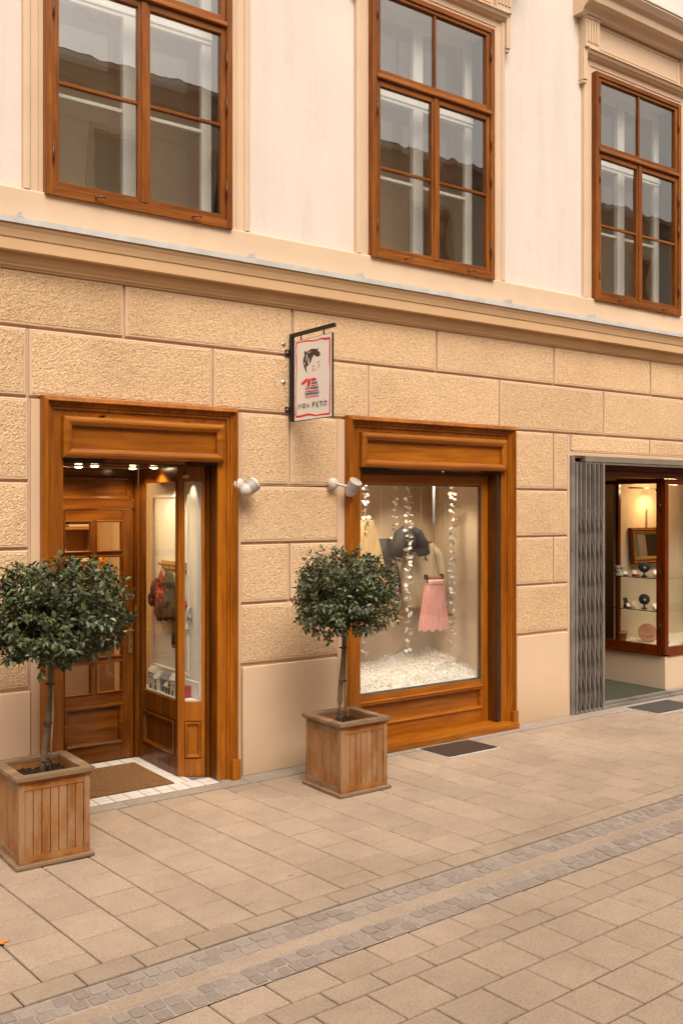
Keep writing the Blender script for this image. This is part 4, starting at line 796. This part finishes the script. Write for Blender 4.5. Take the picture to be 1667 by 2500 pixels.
# floor grille / mats
def floor_mat(x0, x1, y0, y1, name, label, cat, fine, frame_w):
    t = thing(name, label, cat, ((x0+x1)/2, (y0+y1)/2, 0), 'dark mats let into the pavement'); sk = -.055
    def P_(x, y): return (x+sk*(y-y0), y)
    m = MB(); fw = frame_w
    def ring(a, b): return [P_(x0+a, y0+a), P_(x1-a, y0+a), P_(x1-a, y1-a), P_(x0+a, y1-a)]
    o_ = ring(0, 0); i_ = ring(fw, 0); z = .007
    m.add([(*p, z) for p in o_]+[(*p, z) for p in i_]+[(*p, -.02) for p in o_], [(i, (i+1) % 4, 4+(i+1) % 4, 4+i) for i in range(4)]+[(8+i, 8+(i+1) % 4, (i+1) % 4, i) for i in range(4)])
    m.build('frame', 'zinc', t); b = MB(); b.add([(*p, .006) for p in ring(fw, 0)], [(0, 1, 2, 3)], 0)
    if fine:
        n = 26
        for k in range(n):
            xx = x0+fw+.004+(x1-x0-2*fw-.008)*k/(n-1); b.add([(*P_(xx-.005, y0+fw+.004), .010), (*P_(xx+.005, y0+fw+.004), .010), (*P_(xx+.005, y1-fw-.004), .010), (*P_(xx-.005, y1-fw-.004), .010)], [(0, 1, 2, 3)], 1)
        for k in range(18):
            yy = y0+fw+.006+(y1-y0-2*fw-.012)*k/17; b.add([(*P_(x0+fw+.004, yy-.004), .0135), (*P_(x1-fw-.004, yy-.004), .0135), (*P_(x1-fw-.004, yy+.004), .0135), (*P_(x0+fw+.004, yy+.004), .0135)], [(0, 1, 2, 3)], 1)
    b.build('tread', ['rubber_grey', 'pewter'], t)
floor_mat(5.265, 5.842, -.525, -.150, 'floor_grille', 'ribbed grey shoe grille let into the pavement below the display window', 'grille', True, .014)
floor_mat(8.04, 8.75, -.49, -.09, 'floor_mat', 'plain dark grey mat let into the pavement before the jewellery shop', 'mat', False, .010)
# ---------------------------------------------------------------- hanging sign
SX = 4.085
sg = thing('hanging_sign', 'white hanging shop sign with a drawn child, striped shirt and MON PETIT', 'shop sign', (SX, 0, 3.0))
br = MB().box(SX-.0135, SX+.0135, -.058, -.024, 2.668, 3.315); br.box(SX-.0135, SX+.0135, -.605, -.024, 3.315, 3.342); br.build('bracket', 'iron', sg, bevel=.002)
for zz in (3.20, 2.76): m = MB().box(SX-.045, SX+.012, -.024, -.012, zz-.022, zz+.022); m.box(SX-.012, SX+.012, -.026, .016, zz-.018, zz+.018); m.build('clip', 'iron', sg, bevel=.002); MB().lathe([(.0, .006), (.008, .005), (.009, 0)], (SX-.030, -.024, zz), (0, -1, 0), 10).build('bolt', 'bolt', sg, smooth=True)
for zz in (3.265, 2.97): MB().lathe([(.0, .010), (.015, .008), (.02, 0)], (SX-.055, -.006, zz), (0, -1, 0), 12).build('wall_plug', 'bolt', sg, smooth=True)
for yy in (-.17, -.47): MB().tube([(SX, yy, 3.27), (SX, yy, 3.318)], .006, 8).build('hanger_rod', 'iron', sg)
for zz in (3.175, 2.775): MB().tube([(SX, -.055, zz), (SX, -.092, zz)], .006, 8).build('side_clip', 'iron', sg)
board = B(SX-.008, SX+.008, -.583, -.088, 2.666, 3.276).build('board', 'iron', sg, bevel=.001); B(SX-.0095, SX-.008, -.579, -.092, 2.670, 3.272).build('face', 'sign_white', board); B(SX+.008, SX+.0095, -.579, -.092, 2.670, 3.272).build('face', 'sign_white', board)
ART = {"hair":[[-0.268,3.176],[-0.31,3.19],[-0.346,3.19],[-0.387,3.181],[-0.414,3.187],[-0.405,3.175],[-0.399,3.171],[-0.425,3.156],[-0.434,3.14],[-0.433,3.122],[-0.425,3.127],[-0.405,3.122],[-0.39,3.124],[-0.369,3.135],[-0.349,3.144],[-0.34,3.13],[-0.329,3.123],[-0.319,3.107],[-0.31,3.09],[-0.301,3.081],[-0.295,3.093],[-0.289,3.125],[-0.28,3.139],[-0.277,3.112],[-0.274,3.092],[-0.286,3.077],[-0.28,3.07],[-0.262,3.074],[-0.253,3.058],[-0.256,3.04],[-0.271,3.016],[-0.249,3.031],[-0.231,3.053],[-0.216,3.086],[-0.21,3.114],[-0.216,3.134],[-0.231,3.156],[-0.225,3.173],[-0.234,3.191],[-0.243,3.178],[-0.259,3.186],[-0.256,3.17]],
"eye":[[[-0.328,3.061],[-0.34,3.056],[-0.353,3.059],[-0.362,3.069]],[[-0.399,3.082],[-0.41,3.079],[-0.421,3.083],[-0.427,3.091]]],"mouth":[[[-0.381,3.029],[-0.392,3.03],[-0.4,3.035]],[[-0.384,3.046],[-0.393,3.045]]],
"scarf":[[[-0.188,2.935],[-0.194,2.951],[-0.225,2.965],[-0.262,2.977],[-0.277,2.977],[-0.274,2.962],[-0.249,2.951],[-0.225,2.94],[-0.198,2.934]],[[-0.316,2.969],[-0.34,2.973],[-0.378,2.969],[-0.384,2.955],[-0.381,2.945],[-0.372,2.96],[-0.361,2.951],[-0.343,2.944],[-0.328,2.951]],[[-0.28,2.963],[-0.295,2.971],[-0.31,2.966],[-0.31,2.949],[-0.301,2.927],[-0.293,2.907],[-0.288,2.883],[-0.28,2.902],[-0.271,2.923],[-0.268,2.944]]],
"red":[[[-0.31,2.916],[-0.364,2.913],[-0.414,2.912]],[[-0.243,2.917],[-0.259,2.918]],[[-0.237,2.877],[-0.286,2.877],[-0.334,2.873],[-0.381,2.877],[-0.42,2.872]],[[-0.242,2.836],[-0.298,2.836],[-0.346,2.835],[-0.42,2.833]]],
"blue":[[[-0.322,2.933],[-0.405,2.933]],[[-0.304,2.899],[-0.414,2.895]],[[-0.246,2.898],[-0.269,2.898]],[[-0.24,2.858],[-0.31,2.859],[-0.369,2.855],[-0.42,2.857]]],
"text":[[[-0.15,2.758],[-0.153,2.791],[-0.165,2.774],[-0.181,2.791],[-0.184,2.761]],[[-0.219,2.788],[-0.207,2.777],[-0.213,2.763],[-0.225,2.758],[-0.237,2.765],[-0.24,2.778],[-0.228,2.788],[-0.218,2.788]],[[-0.262,2.757],[-0.263,2.786],[-0.291,2.757],[-0.292,2.785]],[[-0.341,2.756],[-0.34,2.79],[-0.358,2.79],[-0.367,2.782],[-0.359,2.774],[-0.341,2.774]],[[-0.414,2.788],[-0.392,2.787],[-0.393,2.755],[-0.415,2.755]],[[-0.393,2.771],[-0.41,2.772]],[[-0.429,2.788],[-0.466,2.786]],[[-0.449,2.787],[-0.45,2.752]],[[-0.478,2.779],[-0.479,2.752]],[[-0.477,2.803],[-0.478,2.799]],[[-0.489,2.785],[-0.525,2.784]],[[-0.508,2.784],[-0.51,2.75]]],
"border":[[[-0.111,3.261],[-0.182,3.261],[-0.262,3.259],[-0.34,3.248],[-0.399,3.246],[-0.452,3.251],[-0.504,3.239],[-0.558,3.24]],[[-0.117,3.257],[-0.112,3.202],[-0.117,3.132],[-0.121,3.063],[-0.117,2.994],[-0.112,2.891],[-0.109,2.788],[-0.109,2.705]],[[-0.109,2.699],[-0.176,2.699],[-0.286,2.706],[-0.381,2.69],[-0.463,2.692],[-0.558,2.69]],[[-0.556,3.239],[-0.559,3.176],[-0.556,3.078],[-0.562,2.979],[-0.563,2.896],[-0.558,2.782],[-0.556,2.693]]]}
lv = [0]
def art_poly(polys, name, mat):
    m = MB(); lv[0] += 1; x = SX-.0095-.0004*lv[0]
    for p in polys: m.add([(x, y, z) for y, z in p]+[(SX-.0093, y, z) for y, z in p], [tuple(range(len(p)))]+[(i, (i+1) % len(p), len(p)+(i+1) % len(p), len(p)+i) for i in range(len(p))])
    return m.build(name, mat, board)
def art_stroke(lines, w_, name, mat, var=.0, mi=None):
    m = MB(); lv[0] += 1; x = SX-.0095-.0004*lv[0]; rr = random.Random(len(lines))
    for ln in lines:
        ps = [Vector((0, y, z)) for y, z in ln]; L_, R_ = [], []
        for i, p in enumerate(ps):
            t_ = (ps[min(i+1, len(ps)-1)]-ps[max(i-1, 0)]).normalized(); n_ = Vector((0, -t_.z, t_.y)); h = w_/2*(1+rr.uniform(-var, var)); L_.append(p+n_*h); R_.append(p-n_*h)
        n = len(ps); m.add([(x, p.y, p.z) for p in L_]+[(x, p.y, p.z) for p in R_], [(i, i+1, n+i+1, n+i) for i in range(n-1)])
    return m.build(name, mat, board)
art_stroke(ART["border"], .0135, 'red_border', 'sign_red', .35); art_poly([ART["hair"]], 'hair_drawing', 'sign_brown'); art_stroke(ART["eye"], .0045, 'eye_drawing', 'sign_brown', .2); art_stroke(ART["mouth"], .0028, 'mouth_drawing', 'sign_brown')
art_poly([[(-.346+.016*math.cos(a*.524), 3.034+.013*math.sin(a*.524)) for a in range(12)], [(-.421+.012*math.cos(a*.524), 3.055+.016*math.sin(a*.524)) for a in range(12)]], 'cheek_drawing', 'sign_pink')
art_stroke(ART["red"], .0072, 'red_stripes', 'sign_red', .25); art_stroke(ART["blue"], .0145, 'blue_stripes', 'sign_blue', .15); art_poly(ART["scarf"], 'scarf_drawing', 'sign_red'); art_stroke(ART["text"], .0078, 'lettering', 'sign_black', .12)
hl = [[[-.262,3.165],[-.30,3.169],[-.318,3.176],[-.30,3.164]],[[-.258,3.15],[-.268,3.158],[-.26,3.12],[-.255,3.105]],[[-.232,3.095],[-.228,3.082],[-.236,3.084],[-.238,3.10]]]
art_poly(hl, 'hair_highlight', 'sign_white')
# ---------------------------------------------------------------- wall spotlights
def wall_spot(loc, axis, label, arm):
    t = thing('wall_spotlight', label, 'spotlight', loc, 'white wall spotlights beside the shop'); p = Vector(loc); ax = Vector(axis).normalized(); c_ = p+Vector(arm)
    MB().lathe([(.0, .034), (.024, .032), (.040, .022), (.047, .004), (.047, -.002)], p, (0, -1, 0), 20).build('base', 'lamp_white', t, smooth=True)
    MB().tube([p+Vector((0, -.025, 0)), c_], .011, 8).build('arm', 'lamp_white', t, smooth=True)
    MB().lathe([(.0, -.078), (.022, -.073), (.040, -.055), (.048, -.030), (.050, -.012), (.050, -.008), (.046, -.007), (.046, .045), (.050, .046), (.052, .050), (.052, .066), (.048, .070), (.042, .069)], c_, ax, 24).build('housing', 'lamp_white', t, smooth=True)
    for k in range(9): MB().lathe([(.046, -.003), (.0515, -.003), (.0515, .003), (.046, .003)], c_+ax*(-.005+k*.0061), ax, 24).build('fin_and_gap', 'lamp_white' if k % 2 else 'fin_gap_shade', t)  # every other ring is dark: shade of the grooves between fins, painted in
    MB().lathe([(.043, .066), (.04, .0655), (.0, .0655)], c_, ax, 20).build('lens', 'lens', t)
wall_spot((3.612, -.045, 2.180), (.80, -.05, .50), 'white spotlight beside the entrance with its dome pointing down left', (.045, -.075, -.028))
wall_spot((4.470, -.045, 2.200), (.12, -.60, .80), 'white spotlight beside the display window with its lens facing up', (.135, -.075, -.035))
MB_ = MB().tube([(3.66, -.003, 2.187), (3.9, .008, 2.181), (4.2, .008, 2.180), (4.43, -.006, 2.186)], .004, 6).build('lamp_cable', 'trim_render', smooth=True); tag(MB_, 'thin cable running along the stucco joint between the two spotlights', 'cable')
# ---------------------------------------------------------------- planters
def planter(loc, label):
    X, Y = loc; t = thing('planter_box', label, 'planter', (X, Y, 0), 'teak planter boxes on the pavement'); wx, wy = .452, .478
    x0, x1, y0, y1 = X-wx/2, X+wx/2, Y-wy/2, Y+wy/2
    MB().box(x0, x1, y0, y1, .004, .026).build('base_board', 'teak_grey', t, bevel=.004)
    a, b, c, d = x0+.022, x1-.022, y0+.022, y1-.022
    for px, py in ((a, c), (b-.034, c), (a, d-.034), (b-.034, d-.034)): B(px, px+.034, py, py+.034, .0262, .478).build('post', 'teak_z', t, bevel=.002)
    def side(fx):
        pl_ = MB(); n = 7
        for k in range(n):
            f0, f1 = k/n, (k+1)/n; pl_.add(*fx(f0, f1))
        return pl_
    for sy, yy in ((c+.006, c+.022), (d-.022, d-.006)):
        m = MB(); n = 7; L0, L1 = a+.0345, b-.0345
        for k in range(n): m.box(L0+(L1-L0)*k/n+.0020, L0+(L1-L0)*(k+1)/n-.0020, sy+.001, yy-.001, .064, .4315)
        m.build('plank_panel', 'teak_z', t, bevel=.0022)
        B(L0, L1, sy-.003, yy+.003, .432, .478).build('rail', 'teak_x', t, bevel=.0022); B(L0, L1, sy-.003, yy+.003, .0262, .0635).build('rail', 'teak_x', t, bevel=.0022)
    for sx, xx in ((a+.006, a+.022), (b-.022, b-.006)):
        m = MB(); n = 7; L0, L1 = c+.0345, d-.0345
        for k in range(n): m.box(sx+.001, xx-.001, L0+(L1-L0)*k/n+.0020, L0+(L1-L0)*(k+1)/n-.0020, .064, .4315)
        m.build('plank_panel', 'teak_z', t, bevel=.0022)
        B(sx-.003, xx+.003, L0, L1, .432, .478).build('rail', 'teak_grey', t, bevel=.0022); B(sx-.003, xx+.003, L0, L1, .0262, .0635).build('rail', 'teak_grey', t, bevel=.0022)
    MB().frame(x0+.010, x1-.010, y0+.010, y1-.010, [(0, 0)]).v
    m = MB().box(x0+.011, x1-.011, y0+.011, y0+.03, .4785, .489); m.box(x0+.011, x1-.011, y1-.03, y1-.011, .4785, .489); m.box(x0+.011, x0+.03, y0+.0305, y1-.0305, .4785, .489); m.box(x1-.03, x1-.011, y0+.0305, y1-.0305, .4785, .489); m.build('neck_moulding', 'teak_x', t, bevel=.002)
    rw = .062; m = MB()
    def brd(p): m.add([(*q, .4895) for q in p]+[(*q, .514) for q in p], [(0, 3, 2, 1), (4, 5, 6, 7), (0, 1, 5, 4), (1, 2, 6, 5), (2, 3, 7, 6), (3, 0, 4, 7)])
    e = .0006; ox0, ox1, oy0, oy1 = x0, x1, y0, y1; ix0, ix1, iy0, iy1 = x0+rw, x1-rw, y0+rw, y1-rw
    brd([(ox0+e, oy0), (ox1-e, oy0), (ix1-e, iy0), (ix0+e, iy0)]); brd([(ox1, oy0+e), (ox1, oy1-e), (ix1, iy1-e), (ix1, iy0+e)]); brd([(ox1-e, oy1), (ox0+e, oy1), (ix0+e, iy1), (ix1-e, iy1)]); brd([(ox0, oy1-e), (ox0, oy0+e), (ix0, iy0+e), (ix0, iy1-e)])
    m.build('rim', 'teak_grey', t, bevel=.003)
    li = MB()
    for q in ((ix0-.012, ix1+.012, iy0-.012, iy0-.002), (ix0-.012, ix1+.012, iy1+.002, iy1+.012), (ix0-.012, ix0-.002, iy0-.002, iy1+.002), (ix1+.002, ix1+.012, iy0-.002, iy1+.002)): li.box(*q, .35, .489)
    li.build('inner_lining', 'teak_x', t)
    so = MB(); n = 26; h = nrng.random((n+1, n+1))
    vs = [(ix0-.01+(ix1-ix0+.02)*i/n, iy0-.01+(iy1-iy0+.02)*j/n, .440+.022*h[j, i]+.01*math.sin(i*.5)*math.cos(j*.6)) for j in range(n+1) for i in range(n+1)]
    so.add(vs, [(j*(n+1)+i, j*(n+1)+i+1, (j+1)*(n+1)+i+1, (j+1)*(n+1)+i) for j in range(n) for i in range(n)]); so.build('soil', 'soil_mat', t)
    return t
planter((1.919, -.706), 'square teak planter box standing before the shop doorway')
planter((4.147, -.660), 'square teak planter box standing between the doorway and display window')
# ---------------------------------------------------------------- topiary trees
def tree(base, top, crown, rx, rzu, rzd, seed, ncl, label, stake):
    rr = random.Random(seed); t = thing('topiary_tree', label, 'tree', base, 'topiary trees in the planters'); b = Vector(base); tp = Vector(top); c = Vector(crown)
    pts = []; 
    for i in range(9): f = i/8; p = b.lerp(tp, f)+Vector((.012*math.sin(f*5+seed), .01*math.sin(f*4.1), 0)); pts.append(p)
    tr = MB().tube(pts, [.0195-.004*i/8+rr.uniform(-.0006, .0006) for i in range(9)], 12); tr.build('trunk', 'bark', t, smooth=True)
    if stake: 
        sk = MB().tube([b+Vector((.022, -.020, 0)), b.lerp(tp, .5)+Vector((.026, -.018, 0)), tp+Vector((.012, -.018, 0))], .006, 8); sk.build('cane', 'cane', t, smooth=True)
        for f in (.13, .45, .78): p = b.lerp(tp, f)+Vector((.004, -.004, 0)); MB().lathe([(.026, -.004), (.031, -.002), (.031, .002), (.026, .004)], p, (0, 0, 1), 16).build('tie', 'tie', t, smooth=True)
    lv_ = MB(); tw = MB()
    def leaf(p, d, l, wd, up):
        s_ = d.cross(up); s_ = s_.normalized() if s_.length > 1e-3 else Vector((1, 0, 0)); u_ = s_.cross(d).normalized(); cup = l*.10; cur = -l*.16
        P_ = lambda f, w__, h: p+d*l*f+s_*w__+u_*h
        lv_.add([P_(0, 0, 0), P_(.33, 0, -.0*l), P_(.68, 0, cur*.4), P_(1, 0, cur), P_(.30, wd*.46, cup), P_(.66, wd*.42, cup+cur*.4), P_(.30, -wd*.46, cup), P_(.66, -wd*.42, cup+cur*.4)],
                [(0, 1, 4), (0, 6, 1), (1, 2, 5, 4), (1, 6, 7, 2), (2, 3, 5), (2, 7, 3)])
    lumps = [(Vector((rr.gauss(0, 1), rr.gauss(0, 1), rr.gauss(0, .8))).normalized(), rr.uniform(.5, .9), rr.uniform(-.13, .12)) for _ in range(14)]
    for k in range(ncl):
        z = rr.uniform(-1, 1); a = rr.uniform(0, 2*math.pi); q = math.sqrt(max(0, 1-z*z))**.62; n_ = Vector((q*math.cos(a), q*math.sin(a), z))
        sh = rr.random()**.38
        bul = 1+sum(amp*max(0, (n_.dot(d_)-wd_)/(1-wd_)) for d_, wd_, amp in lumps)
        r_ = Vector((n_.x*rx, n_.y*rx, n_.z*(rzu if z > 0 else rzd)))*sh*bul
        if z < 0: r_.x *= 1+.06*(-z); r_.y *= 1+.06*(-z)
        p = c+r_; outw = (r_+Vector((0, 0, .16))).normalized()
        if k % 4 == 0: tw.tube([tp+Vector((0, 0, .02)), tp.lerp(p, .5)+Vector((0, 0, .03)), p], [.006, .004, .0016], 5, cap=False)
        st_ = (outw+Vector((rr.uniform(-.5, .5), rr.uniform(-.5, .5), rr.uniform(-.35, .4)))).normalized(); ln = rr.uniform(.04, .085)
        tw.tube([p-st_*ln*.5, p+st_*ln], [.0018, .0010], 4, cap=False)
        nl = rr.randint(7, 10)
        for j in range(nl):
            f = j/nl; bp_ = p+st_*ln*(f*1.5-.5); an = j*2.4+rr.uniform(-.4, .4); s1 = st_.orthogonal().normalized(); s2 = st_.cross(s1)
            d = (st_*rr.uniform(.35, .9)+(s1*math.cos(an)+s2*math.sin(an))*rr.uniform(.6, 1.0)+Vector((0, 0, -.18 if r_.z < .02 else .05))).normalized()
            l = rr.uniform(.027, .044)*(1.12 if f > .5 else .95); up = (outw*.7+Vector((0, 0, .75))+Vector((rr.uniform(-.45, .45), rr.uniform(-.45, .45), rr.uniform(-.3, .3)))).normalized()
            leaf(bp_+d*.005, d, l, l*rr.uniform(.48, .62), up)
    for k in range(9):
        a = k*.7+rr.uniform(-.2, .2); e = c+Vector((math.cos(a)*rx*.62, math.sin(a)*rx*.62, rr.uniform(-.05, .18))); tw.tube([tp-Vector((0, 0, .03)), tp.lerp(e, .45)+Vector((0, 0, .03)), e], [.010, .007, .004], 6, cap=False)
    tw.build('branches', 'twig_mat', t, smooth=True); lv_.build('crown', 'leaf', t, smooth=False)
tree((1.935, -.70, .44), (1.965, -.715, 1.13), (1.985, -.745, 1.36), .37, .30, .27, 11, 1050, 'dense round topiary tree in the planter before the doorway', True)
tree((4.105, -.655, .44), (4.115, -.665, 1.16), (4.118, -.665, 1.375), .375, .315, .27, 23, 760, 'looser round topiary tree in the planter beside the display window', True)
# fallen leaf
fm_ = MB(); c_ = Vector((1.345, -1.77, .006)); pts = [c_+Vector((.045*math.cos(a)*(1+.35*math.cos(5*a)), .032*math.sin(a)*(1+.35*math.cos(5*a)), .004*math.sin(3*a)+.004)) for a in [k*.314 for k in range(20)]]
fm_.add([c_+Vector((0, 0, .008))]+pts, [(0, 1+i, 1+(i+1) % 20) for i in range(20)]); o = fm_.build('fallen_leaf', 'fallen'); tag(o, 'single orange fallen leaf on the pavement slabs', 'leaf')
# ---------------------------------------------------------------- the house across the street (it closes the street and shows in the window panes)
OY = -13.6
ob = thing('opposite_building', 'ochre house across the street mirrored in the upstairs window panes', 'building', (5, OY-.5, 0))
rough_mat('opposite_render', (.90, .76, .58), var=.06, scale=1, bstr=0); plain('opp_glass', (.05, .055, .06), .08)
ox = [(-14+k*3.0) for k in range(14)]; oh = [(x+.9, x+2.1, z, z+2.1) for x in ox for z in (.9, 4.6, 8.0)]
ow = MB().wallq(-15, 29, 0, 11.4, OY, oh, -.25); ow.v = [(v[0], v[1], v[2]) for v in ow.v]; ow.build('wall', 'opposite_render', ob)
cn = MB().prism_x([(OY, 10.9), (OY+.15, 10.95), (OY+.3, 11.2), (OY+.45, 11.3), (OY+.45, 11.4), (OY, 11.45)], -15, 29); cn.prism_x([(OY, 3.7), (OY+.15, 3.75), (OY+.2, 3.9), (OY, 3.95)], -15, 29); cn.prism_x([(OY, 7.3), (OY+.1, 7.33), (OY+.12, 7.43), (OY, 7.46)], -15, 29); cn.build('cornice', 'trim_render', ob)
MB().prism_x([(OY+.4, 11.45), (OY-5, 13), (OY-5, 11.45)], -15, 29).build('roof', 'terracotta', ob)
for (a, b, c, d) in oh:
    m = MB(); wframe(m, a, b, c, d, .09, OY-.22, OY-.16); m.box((a+b)/2-.04, (a+b)/2+.04, OY-.215, OY-.165, c+.09, d-.09); f_ = m.build('window', ['winwood_z', 'winwood_x'], ob); B(a+.05, b-.05, OY-.2, OY-.19, c+.05, d-.05).build('pane', 'opp_glass', f_)
    MB().frame(a-.15, b+.15, c, d+.15, [(0, OY), (0, OY+.05), (.13, OY+.05), (.15, OY)], closed=False).build('window_surround', 'trim_render', ob)
